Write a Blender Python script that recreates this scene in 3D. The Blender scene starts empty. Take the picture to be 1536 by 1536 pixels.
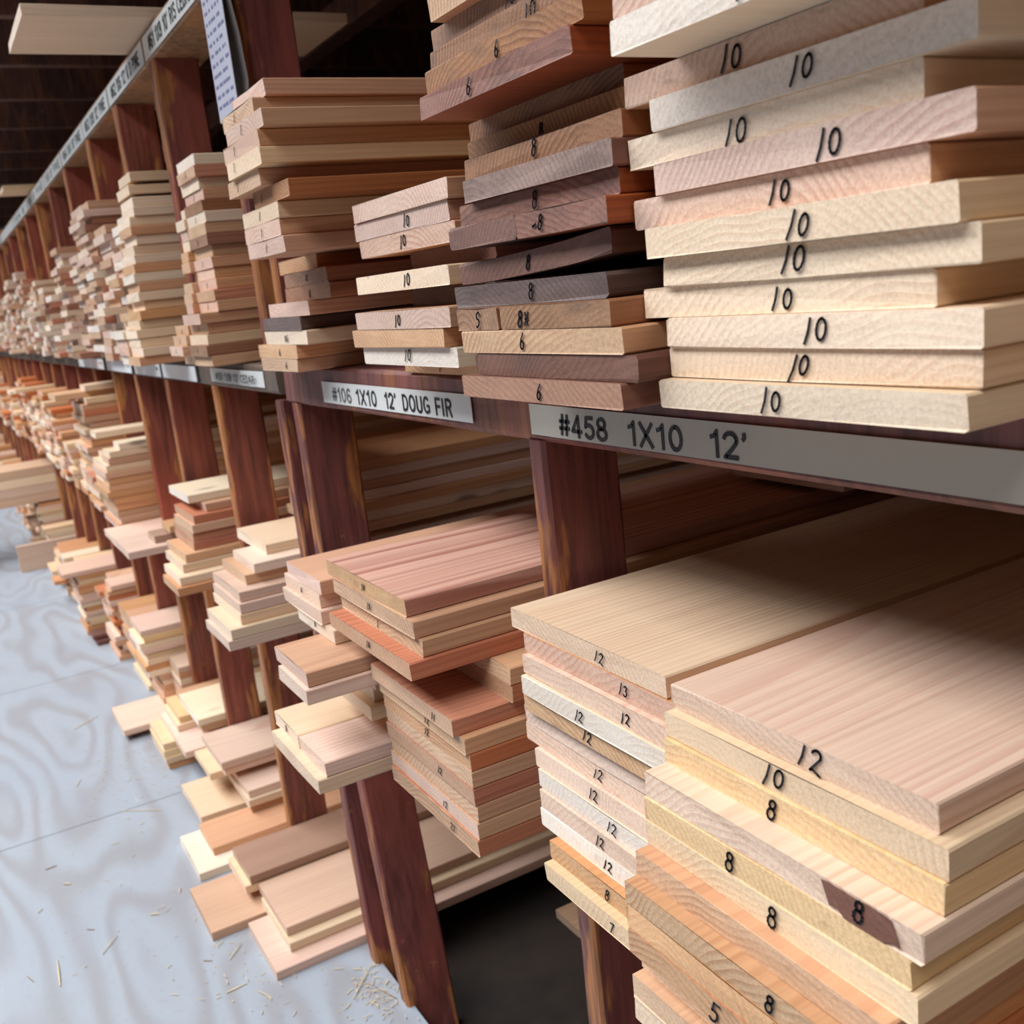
import bpy, bmesh, math, random
from mathutils import Vector, Matrix
random.seed(7)
C = bpy.context.scene.collection
# every stack: (name, boards); board: front x, right y, width, bottom z, thickness, length, wood, hand-written mark, mark offset, piece, cup, mark size
STACKS = [("upper right stack",[
(-0.0768,0.3105,0.235,1.1255,0.0188,3.0,"p","10",0.131,"",0,1.15),
(-0.0672,0.3094,0.235,1.1451,0.0194,3.0,"p","10",0.119,"",0,1.15),
(-0.0698,0.3068,0.235,1.1648,0.0194,3.0,"p","10",0.105,"",0,1.15),
(-0.0649,0.3363,0.235,1.1845,0.0194,3.0,"p","10",0.104,"",0,1.15),
(-0.0682,0.3085,0.235,1.2041,0.0194,3.0,"p","10",0.12,"",0,1.15),
(-0.0756,0.3152,0.235,1.2237,0.0194,3.0,"p","10",0.101,"",0,1.15),
(-0.0644,0.3391,0.235,1.2434,0.0194,3.0,"k","10",0.1,"",0,1.15),
(-0.0688,0.3106,0.235,1.2631,0.0194,3.0,"k","10",0.088,"",0,1.15),
(-0.0637,0.3424,0.235,1.2827,0.0194,3.0,"p","10",0.131,"",0,1.15),
(-0.0687,0.3102,0.235,1.3023,0.0194,3.0,"w","10",0.105,"",0,1.15),
(-0.0629,0.3426,0.235,1.322,0.0194,3.0,"k","10",0.132,"",0,1.15),
(-0.1131,0.286,0.235,1.3417,0.0194,3.0,"w","10",0.119,"",0,1.15),
(-0.1104,0.2848,0.235,1.3613,0.0194,3.0,"k","",0.117,"",0,1.15),
(-0.1106,0.2904,0.235,1.3809,0.0194,3.0,"p","",0.117,"",0,1.15),
(-0.1039,0.2922,0.235,1.4006,0.0194,3.0,"p","",0.117,"",0,1.15)]),
("dark upper stack",[
(-0.0979,0.5602,0.235,1.1255,0.0183,3.0,"kd","6",0.108,"",0,1.0),
(-0.0932,0.5452,0.2293,1.1442,0.0183,3.0,"d","",0.117,"",0,1.0),
(-0.0937,0.5599,0.235,1.163,0.0183,3.0,"t","6",0.133,"",0,1.0),
(-0.0931,0.5721,0.1523,1.1818,0.0183,3.0,"td","8x",0.117,"right piece",0,1.0),
(-0.0931,0.73,0.0716,1.1818,0.0183,3.0,"td","S",0.034,"left piece",0,1.0),
(-0.0793,0.5924,0.235,1.2005,0.0183,3.0,"g","8",0.103,"",0,1.0),
(-0.0717,0.5931,0.235,1.2203,0.0183,3.0,"d","8",0.115,"",0.0105,1.0),
(-0.0861,0.5764,0.121,1.2502,0.0183,3.0,"dk","-8",0.089,"right piece",0,1.0),
(-0.0861,0.6984,0.113,1.2502,0.0183,3.0,"d","",0.057,"left piece",0,1.0),
(-0.0703,0.5817,0.235,1.2687,0.0183,3.0,"dk","8",0.11,"",0,1.0),
(-0.0774,0.5782,0.2152,1.2871,0.0183,3.0,"dg","",0.117,"",0,1.0),
(-0.0666,0.5784,0.2285,1.3054,0.0183,3.0,"td","8",0.113,"",0,1.0),
(-0.0449,0.6009,0.235,1.3238,0.0183,3.0,"td","8",0.111,"",0,1.0),
(-0.0333,0.6157,0.235,1.3422,0.0183,3.0,"td","",0.117,"",0,1.0),
(-0.0917,0.5931,0.235,1.3606,0.0183,3.0,"dk","6",0.145,"",0,1.0),
(-0.0879,0.5824,0.235,1.379,0.0183,3.0,"td","6",0.113,"",0,1.0),
(-0.0749,0.5962,0.235,1.3975,0.0183,3.0,"td","10",0.069,"",0,1.0),
(-0.0693,0.6,0.235,1.4159,0.0183,3.0,"td","10",0.1,"",0,1.0),
(-0.0822,0.5742,0.235,1.4343,0.0183,3.0,"t","",0.117,"",0,1.0),
(-0.0827,0.5744,0.235,1.4526,0.0183,3.0,"td","",0.117,"",0,1.0)]),
("upper stack above the DOUG FIR label",[
(-0.002,0.9486,0.184,1.1255,0.019,3.6,"t","1",0.088,"",0,1.0),
(-0.067,0.8619,0.235,1.1448,0.019,3.6,"w","10",0.113,"",0,1.0),
(-0.072,0.875,0.235,1.1641,0.019,3.6,"t","",0.117,"",0,1.0),
(-0.0724,0.8565,0.235,1.1834,0.019,3.6,"k","10",0.12,"",0,1.0),
(-0.02,0.8587,0.19,1.2027,0.019,3.6,"g","",0.095,"",0,1.0),
(-0.0591,0.8752,0.235,1.222,0.019,3.6,"p","10",0.096,"",0,1.0),
(-0.02,0.8499,0.19,1.2413,0.019,3.6,"d","",0.095,"",0,1.0),
(-0.0541,0.8609,0.235,1.2606,0.019,3.6,"k","10",0.118,"",0,1.0),
(-0.0546,0.8685,0.235,1.2799,0.019,3.6,"k","10",0.095,"",0,1.0),
(-0.0567,0.8619,0.235,1.2992,0.019,3.6,"k","",0.117,"",0,1.0)]),
("upper stack below the paper sheet",[
(-0.05,1.3962,0.172,1.1255,0.0193,3.6,"t","6",0.05,"",0,0.8),
(-0.05,1.3897,0.1823,1.145,0.0193,3.6,"t","6",0.078,"",0,0.8),
(-0.05,1.3351,0.1939,1.1645,0.0193,3.6,"p","86",0.091,"",0,0.8),
(-0.05,1.3538,0.1748,1.184,0.0193,3.6,"g","",0.087,"",0,0.8),
(-0.05,1.3117,0.1757,1.2035,0.0193,3.6,"k","",0.088,"",0,0.8),
(-0.04,1.2495,0.1833,1.223,0.0193,3.6,"td","A",0.078,"",0,0.8),
(-0.04,1.2534,0.1756,1.2425,0.0193,3.6,"td","A",0.078,"",0,0.8),
(-0.03,1.3108,0.1648,1.262,0.0193,3.6,"o","",0.082,"",0,0.8),
(-0.105,1.2056,0.151,1.2815,0.0193,3.6,"k","1",0.07,"",0,0.8),
(-0.105,1.2112,0.1497,1.301,0.0193,3.6,"k","1",0.074,"",0,0.8),
(-0.105,1.2063,0.1524,1.3205,0.0193,3.6,"p","1",0.077,"",0,0.8),
(-0.105,1.1587,0.1423,1.34,0.0193,3.6,"td","1",0.105,"",0,0.8),
(-0.118,1.2168,0.1409,1.3595,0.0193,3.6,"t","1",0.096,"",0,0.8),
(-0.124,1.1855,0.1433,1.379,0.0193,3.6,"p","1",0.108,"",0,0.8),
(-0.122,1.1866,0.1534,1.3985,0.0193,3.6,"k","1",0.102,"",0,0.8),
(-0.12,1.1693,0.1526,1.418,0.0193,3.6,"k","1",0.085,"",0,0.8),
(-0.114,1.2133,0.1351,1.4375,0.0193,3.6,"t","1",0.081,"",0,0.8),
(-0.1,1.207,0.1334,1.457,0.0193,3.6,"k","",0.067,"",0,0.8)]),
("shaded upper stack past the sheet",[
(-0.053,1.867,0.14,1.1255,0.019,3.2,"t","",0.07,"near piece",0,0.8),
(-0.0459,2.009,0.115,1.1255,0.019,3.2,"p","1",0.058,"far piece",0,0.8),
(-0.06,1.8674,0.14,1.1448,0.019,3.2,"td","1",0.07,"near piece",0,0.8),
(-0.0713,2.0094,0.115,1.1448,0.019,3.2,"k","1",0.058,"far piece",0,0.8),
(-0.055,1.8694,0.14,1.1641,0.019,3.2,"p","",0.07,"near piece",0,0.8),
(-0.061,2.0114,0.115,1.1641,0.019,3.2,"t","1",0.058,"far piece",0,0.8),
(-0.05,1.8714,0.14,1.1834,0.019,3.2,"t","1",0.07,"near piece",0,0.8),
(-0.0531,2.0134,0.115,1.1834,0.019,3.2,"t","1",0.058,"far piece",0,0.8),
(-0.064,1.8631,0.135,1.2027,0.019,3.2,"k","",0.068,"near piece",0,0.8),
(-0.03,1.8586,0.135,1.222,0.019,3.2,"k","1",0.068,"near piece",0,0.8),
(-0.0417,1.9956,0.0543,1.222,0.019,3.2,"k","",0.027,"far piece",0,0.8),
(-0.032,1.8599,0.135,1.2413,0.019,3.2,"o","",0.068,"near piece",0,0.8),
(-0.0402,1.9969,0.0659,1.2413,0.019,3.2,"t","",0.033,"far piece",0,0.8),
(-0.0236,1.8641,0.135,1.2606,0.019,3.2,"k","1",0.068,"near piece",0,0.8),
(-0.0355,2.0011,0.0674,1.2606,0.019,3.2,"t","",0.034,"far piece",0,0.8),
(-0.0217,1.8724,0.135,1.2799,0.019,3.2,"k","",0.068,"near piece",0,0.8),
(-0.0128,2.0094,0.0558,1.2799,0.019,3.2,"t","",0.028,"far piece",0,0.8),
(-0.0245,1.8678,0.135,1.2992,0.019,3.2,"k","1",0.068,"near piece",0,0.8),
(-0.0322,2.0048,0.0694,1.2992,0.019,3.2,"t","",0.035,"far piece",0,0.8),
(-0.0194,1.8713,0.135,1.3185,0.019,3.2,"t","",0.068,"near piece",0,0.8),
(-0.0309,2.0083,0.0583,1.3185,0.019,3.2,"t","",0.029,"far piece",0,0.8),
(-0.0278,1.8623,0.135,1.3378,0.019,3.2,"td","1",0.068,"near piece",0,0.8),
(-0.0258,1.9993,0.0619,1.3378,0.019,3.2,"p","",0.031,"far piece",0,0.8),
(-0.0269,1.862,0.135,1.3571,0.019,3.2,"t","",0.068,"near piece",0,0.8),
(-0.0274,1.999,0.0563,1.3571,0.019,3.2,"k","",0.028,"far piece",0,0.8),
(-0.0253,1.8598,0.135,1.3764,0.019,3.2,"p","1",0.068,"near piece",0,0.8),
(-0.0312,1.9968,0.0688,1.3764,0.019,3.2,"p","",0.034,"far piece",0,0.8),
(-0.0267,1.8635,0.135,1.3957,0.019,3.2,"td","",0.068,"near piece",0,0.8),
(-0.0198,2.0005,0.0573,1.3957,0.019,3.2,"p","",0.029,"far piece",0,0.8),
(-0.0209,1.8642,0.135,1.415,0.019,3.2,"k","1",0.068,"near piece",0,0.8),
(-0.0235,1.8723,0.135,1.4343,0.019,3.2,"p","",0.068,"near piece",0,0.8),
(-0.0296,1.8609,0.135,1.4536,0.019,3.2,"o","1",0.068,"near piece",0,0.8),
(-0.0269,1.8627,0.135,1.4729,0.019,3.2,"w","",0.068,"near piece",0,0.8)]),
("tall pale upper stack",[
(-0.104,2.2916,0.14,1.1255,0.019,3.2,"t","",0.07,"near piece",0,1.0),
(-0.0945,2.4336,0.135,1.1255,0.019,3.2,"w","",0.068,"far piece",0,1.0),
(-0.0944,2.2864,0.14,1.1448,0.019,3.2,"p","",0.07,"near piece",0,1.0),
(-0.0989,2.4284,0.135,1.1448,0.019,3.2,"k","",0.068,"far piece",0,1.0),
(-0.095,2.297,0.14,1.1641,0.019,3.2,"p","",0.07,"near piece",0,1.0),
(-0.0979,2.439,0.135,1.1641,0.019,3.2,"k","",0.068,"far piece",0,1.0),
(-0.0989,2.2942,0.14,1.1834,0.019,3.2,"p","",0.07,"near piece",0,1.0),
(-0.1043,2.4362,0.135,1.1834,0.019,3.2,"w","",0.068,"far piece",0,1.0),
(-0.0902,2.2947,0.14,1.2027,0.019,3.2,"p","",0.07,"near piece",0,1.0),
(-0.0743,2.4367,0.135,1.2027,0.019,3.2,"p","",0.068,"far piece",0,1.0),
(-0.0868,2.287,0.14,1.222,0.019,3.2,"t","",0.07,"near piece",0,1.0),
(-0.0829,2.429,0.135,1.222,0.019,3.2,"t","",0.068,"far piece",0,1.0),
(-0.0727,2.2949,0.14,1.2413,0.019,3.2,"p","",0.07,"near piece",0,1.0),
(-0.0612,2.4369,0.135,1.2413,0.019,3.2,"t","",0.068,"far piece",0,1.0),
(-0.083,2.2877,0.14,1.2606,0.019,3.2,"p","",0.07,"near piece",0,1.0),
(-0.0721,2.4297,0.135,1.2606,0.019,3.2,"w","",0.068,"far piece",0,1.0),
(-0.0784,2.2876,0.14,1.2799,0.019,3.2,"t","",0.07,"near piece",0,1.0),
(-0.0637,2.4296,0.135,1.2799,0.019,3.2,"t","",0.068,"far piece",0,1.0),
(-0.0849,2.2912,0.14,1.2992,0.019,3.2,"w","",0.07,"near piece",0,1.0),
(-0.0934,2.4332,0.135,1.2992,0.019,3.2,"t","",0.068,"far piece",0,1.0),
(-0.0803,2.2914,0.14,1.3185,0.019,3.2,"t","",0.07,"near piece",0,1.0),
(-0.0681,2.4334,0.135,1.3185,0.019,3.2,"k","",0.068,"far piece",0,1.0),
(-0.0761,2.2919,0.14,1.3378,0.019,3.2,"p","",0.07,"near piece",0,1.0),
(-0.0736,2.4339,0.135,1.3378,0.019,3.2,"w","",0.068,"far piece",0,1.0),
(-0.0736,2.2968,0.14,1.3571,0.019,3.2,"p","",0.07,"near piece",0,1.0),
(-0.0738,2.4388,0.135,1.3571,0.019,3.2,"k","",0.068,"far piece",0,1.0),
(-0.0654,2.2935,0.14,1.3764,0.019,3.2,"p","",0.07,"near piece",0,1.0),
(-0.0528,2.4355,0.135,1.3764,0.019,3.2,"p","",0.068,"far piece",0,1.0),
(-0.0735,2.2893,0.14,1.3957,0.019,3.2,"t","",0.07,"near piece",0,1.0),
(-0.061,2.4313,0.135,1.3957,0.019,3.2,"w","",0.068,"far piece",0,1.0),
(-0.0715,2.2955,0.14,1.415,0.019,3.2,"p","",0.07,"near piece",0,1.0),
(-0.0634,2.4375,0.135,1.415,0.019,3.2,"w","",0.068,"far piece",0,1.0),
(-0.0608,2.2904,0.14,1.4343,0.019,3.2,"p","",0.07,"near piece",0,1.0),
(-0.0491,2.4324,0.135,1.4343,0.019,3.2,"w","",0.068,"far piece",0,1.0),
(-0.0584,2.2943,0.14,1.4536,0.019,3.2,"p","",0.07,"near piece",0,1.0),
(-0.0618,2.2973,0.14,1.4789,0.019,3.2,"p","",0.07,"near piece",0,1.0),
(-0.0552,2.293,0.14,1.5042,0.019,3.2,"p","",0.07,"near piece",0,1.0)]),
("nearest lower right stack",[
(-0.083,0.325,0.225,0.906,0.0194,3.0,"kp","12",0.093,"",0,1.25),
(-0.091,0.313,0.237,0.8865,0.0194,3.0,"py","10",0.129,"",0,1.25),
(-0.0938,0.3136,0.2364,0.867,0.0194,3.0,"py","8",0.128,"",0,1.25),
(-0.1137,0.3117,0.2383,0.8475,0.0194,3.0,"pk","8",0.042,"",0,1.25),
(-0.1149,0.3191,0.2309,0.828,0.0194,3.0,"py","8",0.141,"",0,1.25),
(-0.1158,0.3141,0.2359,0.8085,0.0194,3.0,"py","8",0.108,"",0,1.25),
(-0.127,0.325,0.225,0.789,0.0194,3.0,"t","",0.113,"",0,1.25),
(-0.139,0.329,0.221,0.7695,0.0194,3.0,"t","8",0.074,"",0,1.25),
(-0.139,0.333,0.217,0.75,0.0194,3.0,"t","8",0.068,"",0,1.25),
(-0.14,0.325,0.225,0.7305,0.0194,3.0,"o","5",0.132,"",0,1.25),
(-0.13,0.329,0.221,0.711,0.0194,3.0,"p","",0.111,"",0,1.25),
(-0.14,0.333,0.217,0.6915,0.0194,3.0,"t","",0.109,"",0,1.25),
(-0.14,0.325,0.225,0.672,0.0194,3.0,"p","",0.113,"",0,1.25)]),
("numbered stack left of the nearest one",[
(-0.068,0.576,0.236,0.899,0.019,3.0,"pk","12",0.089,"",0,0.85),
(-0.069,0.553,0.236,0.8798,0.019,3.0,"k","13",0.079,"",0,0.85),
(-0.0743,0.5515,0.235,0.8606,0.019,3.0,"kp","12",0.073,"",0,0.85),
(-0.0783,0.5515,0.2334,0.8414,0.019,3.0,"w","12",0.138,"",0,0.85),
(-0.0743,0.5559,0.236,0.8222,0.019,3.0,"t","12",0.13,"",0,0.85),
(-0.068,0.5681,0.236,0.803,0.019,3.0,"kp","",0.118,"",0,0.85),
(-0.0681,0.5702,0.236,0.7838,0.019,3.0,"kp","12",0.114,"",0,0.85),
(-0.0721,0.5515,0.2343,0.7646,0.019,3.0,"kp","12",0.137,"",0,0.85),
(-0.0738,0.5515,0.2292,0.7454,0.019,3.0,"w","12",0.11,"",0,0.85),
(-0.0762,0.5515,0.2265,0.7262,0.019,3.0,"kp","12",0.127,"",0,0.85),
(-0.0767,0.5515,0.2269,0.707,0.019,3.0,"w","12",0.117,"",0,0.85),
(-0.0861,0.5515,0.1999,0.6878,0.019,3.0,"t","8",0.108,"",0,0.85),
(-0.0944,0.5515,0.1985,0.6686,0.019,3.0,"py","7",0.092,"",0,0.85)]),
("orange-sided lower stack",[
(-0.1219,0.941,0.238,0.89,0.0193,3.0,"mp","1x",0.117,"",0,0.7),
(-0.1232,0.9239,0.238,0.8705,0.0193,3.0,"t","1x",0.122,"",0,0.7),
(-0.1182,0.9176,0.238,0.851,0.0193,3.0,"t","1",0.12,"",0,0.7),
(-0.1369,0.9128,0.238,0.8315,0.0193,3.0,"o","1x",0.114,"",0,0.7),
(-0.045,0.871,0.227,0.812,0.0193,3.0,"t","",0.114,"",0,0.7),
(-0.045,0.871,0.227,0.7925,0.0193,3.0,"o","",0.114,"",0,0.7),
(-0.1131,0.8797,0.2183,0.773,0.0193,3.0,"o","11",0.046,"",0,0.7),
(-0.1061,0.871,0.227,0.7535,0.0193,3.0,"t","12",0.091,"",0,0.7),
(-0.1026,0.871,0.227,0.734,0.0193,3.0,"o","12",0.104,"",0,0.7),
(-0.102,0.871,0.227,0.7145,0.0193,3.0,"t","",0.114,"",0,0.7),
(-0.1028,0.871,0.227,0.695,0.0193,3.0,"o","12",0.081,"",0,0.7),
(-0.1011,0.871,0.227,0.6755,0.0193,3.0,"t","",0.114,"",0,0.7),
(-0.1029,0.871,0.227,0.656,0.0193,3.0,"k","12",0.078,"",0,0.7),
(-0.105,0.871,0.227,0.6365,0.0193,3.0,"o","21",0.06,"",0,0.7)]),
("pale stack behind the orange-sided one",[
(-0.127,1.2,0.14,0.858,0.019,3.0,"k","",0.07,"",0,0.7),
(-0.128,1.21,0.145,0.8387,0.019,3.0,"kp","x",0.072,"",0,0.7),
(-0.133,1.2,0.155,0.8194,0.019,3.0,"kp","",0.077,"",0,0.7),
(-0.129,1.17,0.145,0.8001,0.019,3.0,"p","x",0.072,"",0,0.7),
(-0.19,1.105,0.125,0.7808,0.019,3.0,"k","",0.062,"",0,0.7),
(-0.195,1.1,0.11,0.7615,0.019,3.0,"kp","",0.055,"",0,0.7),
(-0.1,1.13,0.14,0.7422,0.019,3.0,"p","",0.07,"",0,0.7),
(-0.1,1.14,0.14,0.7229,0.019,3.0,"p","",0.07,"",0,0.7),
(-0.11,1.13,0.14,0.7036,0.019,3.0,"p","",0.07,"",0,0.7)]),
("low projecting stack by the doubled post",[
(-0.1795,1.125,0.1,0.654,0.019,3.0,"kp","",0.05,"near piece",0,1.0),
(-0.1795,1.228,0.105,0.654,0.019,3.0,"p","x",0.052,"far piece",0,1.0),
(-0.192,1.125,0.19,0.6345,0.019,3.0,"pk","",0.095,"",0,1.0)]),
("nearest floor stack",[
(-0.1677,1.705,0.19,0.0,0.019,2.6,"kp","",0.095,"",0,1.0),
(-0.1263,1.7434,0.19,0.0193,0.019,2.6,"p","",0.095,"",0,1.0),
(-0.122,1.7674,0.1896,0.0386,0.019,2.6,"kt","",0.095,"",0,1.0)]),
("floor pile with the grooved board",[
(-0.238,1.908,0.195,0.0,0.019,2.4,"kt","",0.098,"",0,1.0),
(-0.1,1.962,0.138,0.0193,0.019,2.6,"t","",0.069,"",0,1.0),
(-0.148,1.962,0.138,0.0386,0.019,2.6,"p","",0.069,"",0,1.0),
(-0.136,1.96,0.142,0.0579,0.019,2.6,"dk2","",0.071,"",0,1.0)]),
("low floor pile past the grooved board",[
(-0.207,2.146,0.2,0.0,0.019,2.6,"w","",0.1,"",0,1.0),
(-0.16,2.2,0.14,0.0193,0.019,2.6,"t","",0.07,"",0,1.0),
(-0.138,2.365,0.218,0.0,0.019,2.6,"t","",0.109,"",0,1.0),
(-0.148,2.366,0.216,0.0193,0.019,2.6,"p","",0.108,"",0,1.0)]),
("floor pile under the wide pink-topped board",[
(-0.04,2.3,0.28,0.0386,0.019,2.6,"t","",0.14,"",0,1.0),
(-0.045,2.29,0.29,0.0579,0.019,2.6,"p","",0.145,"",0,1.0),
(-0.04,2.3,0.28,0.0772,0.019,2.6,"kp","",0.14,"",0,1.0),
(-0.1,2.42,0.165,0.0965,0.019,2.6,"py","",0.083,"",0,1.0),
(-0.07,2.38,0.2,0.1158,0.019,2.6,"kp","",0.1,"",0,1.0),
(-0.076,2.375,0.21,0.1351,0.019,2.6,"kp","",0.105,"",0,1.0)]),
("fanned floor pile under the white plank",[
(-0.143,2.78,0.2,0.0,0.019,2.6,"t","",0.1,"",0,1.0),
(-0.148,2.775,0.2,0.0193,0.019,2.6,"p","",0.1,"",0,1.0),
(-0.15,2.78,0.2,0.0386,0.019,2.6,"py","",0.1,"",0,1.0),
(-0.147,2.785,0.2,0.0579,0.019,2.6,"p","",0.1,"",0,1.0),
(-0.115,2.64,0.34,0.0772,0.019,2.6,"kp","",0.17,"",0,1.0),
(-0.1,2.79,0.195,0.0965,0.019,2.6,"p","",0.098,"",0,1.0),
(-0.09,2.8,0.185,0.1158,0.019,2.6,"py","",0.092,"",0,1.0),
(-0.06,2.64,0.33,0.1351,0.019,2.6,"t","",0.165,"",0,1.0),
(-0.068,2.64,0.235,0.1544,0.019,2.6,"w","",0.117,"",0,1.0)]),
("pinkish board low on the aisle floor",[
(-0.19,3.09,0.2,0.0,0.019,2.6,"d","",0.1,"",0,1.0),
(-0.212,3.07,0.225,0.0193,0.019,2.6,"kp","",0.113,"",0,1.0)]),
("tall white-ended floor pile",[
(-0.0678,3.1916,0.195,0.0386,0.019,2.6,"t","",0.098,"",0,1.0),
(-0.0635,3.1931,0.195,0.0579,0.019,2.6,"k","",0.098,"",0,1.0),
(-0.0597,3.1948,0.195,0.0772,0.019,2.6,"t","",0.098,"",0,1.0),
(-0.0563,3.1946,0.195,0.0965,0.019,2.6,"p","",0.098,"",0,1.0),
(-0.0617,3.1927,0.195,0.1158,0.019,2.6,"t","",0.098,"",0,1.0),
(-0.0947,3.1949,0.195,0.1351,0.019,2.6,"w","",0.098,"",0,1.0),
(-0.1017,3.1951,0.195,0.1544,0.019,2.6,"t","",0.098,"",0,1.0),
(-0.0923,3.1933,0.195,0.1737,0.019,2.6,"p","",0.098,"",0,1.0),
(-0.0904,3.1965,0.195,0.193,0.019,2.6,"p","",0.098,"",0,1.0),
(-0.0987,3.1914,0.195,0.2123,0.019,2.6,"kp","",0.098,"",0,1.0),
(-0.105,3.195,0.195,0.2316,0.019,2.6,"w","",0.098,"",0,1.0),
(-0.0911,3.1907,0.195,0.2509,0.019,2.6,"py","",0.098,"",0,1.0),
(-0.0956,3.1936,0.195,0.2702,0.019,2.6,"kp","",0.098,"",0,1.0),
(-0.03,3.045,0.135,0.0386,0.019,2.6,"t","",0.068,"near piece",0,1.0),
(-0.03,3.045,0.135,0.0579,0.019,2.6,"p","",0.068,"near piece",0,1.0),
(-0.03,3.045,0.135,0.0772,0.019,2.6,"t","",0.068,"near piece",0,1.0),
(-0.03,3.045,0.135,0.0965,0.019,2.6,"k","",0.068,"near piece",0,1.0),
(-0.03,3.045,0.135,0.1158,0.019,2.6,"t","",0.068,"near piece",0,1.0),
(-0.03,3.045,0.135,0.1351,0.019,2.6,"p","",0.068,"near piece",0,1.0),
(-0.03,3.045,0.135,0.1544,0.019,2.6,"t","",0.068,"near piece",0,1.0),
(-0.03,3.045,0.135,0.1737,0.019,2.6,"kt","",0.068,"near piece",0,1.0)]),
("stepped middle stack past the doubled post",[
(-0.0221,1.8388,0.2005,0.7701,0.019,3.0,"p","",0.1,"",0,1.0),
(-0.0604,1.7925,0.1469,0.7508,0.019,3.0,"pk","",0.073,"",0,1.0),
(-0.0773,1.8011,0.1666,0.7315,0.019,3.0,"t","",0.083,"",0,1.0),
(-0.1011,1.7666,0.1926,0.7122,0.019,3.0,"kp","",0.096,"",0,1.0),
(-0.1057,1.7575,0.1916,0.6929,0.019,3.0,"kp","",0.096,"",0,1.0),
(-0.108,1.7566,0.1966,0.6736,0.019,3.0,"p","",0.098,"",0,1.0),
(-0.1315,1.745,0.1735,0.6543,0.019,3.0,"p","",0.087,"",0,1.0),
(-0.1384,1.745,0.1694,0.635,0.019,3.0,"kp","",0.085,"",0,1.0)]),
("white-topped middle stack past the worn post",[
(-0.0536,2.3139,0.1997,0.8087,0.019,3.0,"w","",0.1,"",0,1.0),
(-0.0252,2.2778,0.2,0.7894,0.019,3.0,"k","",0.1,"",0,1.0),
(-0.0592,2.2605,0.2,0.7701,0.019,3.0,"o","",0.1,"",0,1.0),
(-0.0663,2.2571,0.1851,0.7508,0.019,3.0,"t","",0.093,"",0,1.0),
(-0.0669,2.2631,0.2,0.7315,0.019,3.0,"o","",0.1,"",0,1.0),
(-0.0691,2.2618,0.1924,0.7122,0.019,3.0,"o","",0.096,"",0,1.0),
(-0.0948,2.2408,0.1964,0.6929,0.019,3.0,"t","",0.098,"",0,1.0),
(-0.1052,2.235,0.1829,0.6736,0.019,3.0,"p","",0.091,"",0,1.0),
(-0.1218,2.2011,0.1672,0.6543,0.019,3.0,"p","",0.084,"",0,1.0),
(-0.1318,2.19,0.1605,0.635,0.019,3.0,"t","",0.08,"",0,1.0)]),
("set-back pile behind the doubled post",[
(0.1,1.75,0.33,0.7915,0.019,3.0,"t","",0.165,"",0,1.0),
(0.11,1.75,0.33,0.8108,0.019,3.0,"pk","",0.165,"",0,1.0),
(0.1,1.745,0.3,0.8301,0.019,3.0,"t","",0.15,"",0,1.0),
(0.11,1.75,0.3,0.8494,0.019,3.0,"kp","",0.15,"",0,1.0),
(0.1,1.755,0.28,0.8687,0.019,3.0,"k","",0.14,"",0,1.0),
(0.11,1.75,0.26,0.888,0.019,3.0,"kp","",0.13,"",0,1.0),
(0.1,1.75,0.27,0.9073,0.019,3.0,"t","",0.135,"",0,1.0)]),
("set-back pile behind the dark post",[
(0.45,0.872,0.2,0.92,0.019,3.0,"kp","",0.1,"",0,1.0),
(0.47,0.872,0.18,0.9393,0.019,3.0,"t","",0.09,"",0,1.0),
(0.45,0.875,0.145,0.9586,0.019,3.0,"t","",0.072,"",0,1.0),
(0.47,0.875,0.14,0.9779,0.019,3.0,"kp","",0.07,"",0,1.0)]),
("silver-topped floor pile behind the worn post",[
(-0.0711,3.4556,0.2923,0.0,0.019,2.6,"p","",0.146,"",0,1.0),
(-0.0615,3.4519,0.2959,0.0193,0.019,2.6,"p","",0.148,"",0,1.0),
(-0.063,3.4509,0.1737,0.0386,0.019,2.6,"k","",0.087,"near piece",0,1.0),
(-0.0607,3.6266,0.1362,0.0386,0.019,2.6,"t","",0.068,"far piece",0,1.0),
(-0.0588,3.4565,0.1205,0.0579,0.019,2.6,"p","",0.06,"near piece",0,1.0),
(-0.0693,3.5791,0.18,0.0579,0.019,2.6,"k","",0.09,"far piece",0,1.0),
(-0.0774,3.4524,0.3191,0.0772,0.019,2.6,"t","",0.16,"",0,1.0),
(-0.0678,3.452,0.1245,0.0965,0.019,2.6,"k","",0.062,"near piece",0,1.0),
(-0.0688,3.5784,0.1875,0.0965,0.019,2.6,"kp","",0.094,"far piece",0,1.0),
(-0.0722,3.4555,0.1307,0.1158,0.019,2.6,"t","",0.065,"near piece",0,1.0),
(-0.0719,3.5882,0.1604,0.1158,0.019,2.6,"k","",0.08,"far piece",0,1.0),
(-0.0803,3.4577,0.308,0.1351,0.019,2.6,"t","",0.154,"",0,1.0),
(-0.0804,3.4502,0.1743,0.1544,0.019,2.6,"k","",0.087,"near piece",0,1.0),
(-0.0811,3.6265,0.1242,0.1544,0.019,2.6,"t","",0.062,"far piece",0,1.0),
(-0.0719,3.4557,0.314,0.1737,0.019,2.6,"kp","",0.157,"",0,1.0),
(-0.0799,3.4533,0.2911,0.193,0.019,2.6,"k","",0.146,"",0,1.0),
(-0.0788,3.4571,0.3197,0.2123,0.019,2.6,"t","",0.16,"",0,1.0),
(-0.0777,3.4556,0.1665,0.2316,0.019,2.6,"t","",0.083,"near piece",0,1.0),
(-0.0797,3.6241,0.1391,0.2316,0.019,2.6,"t","",0.07,"far piece",0,1.0)]),
("reddish floor pile by the open gap",[
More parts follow.
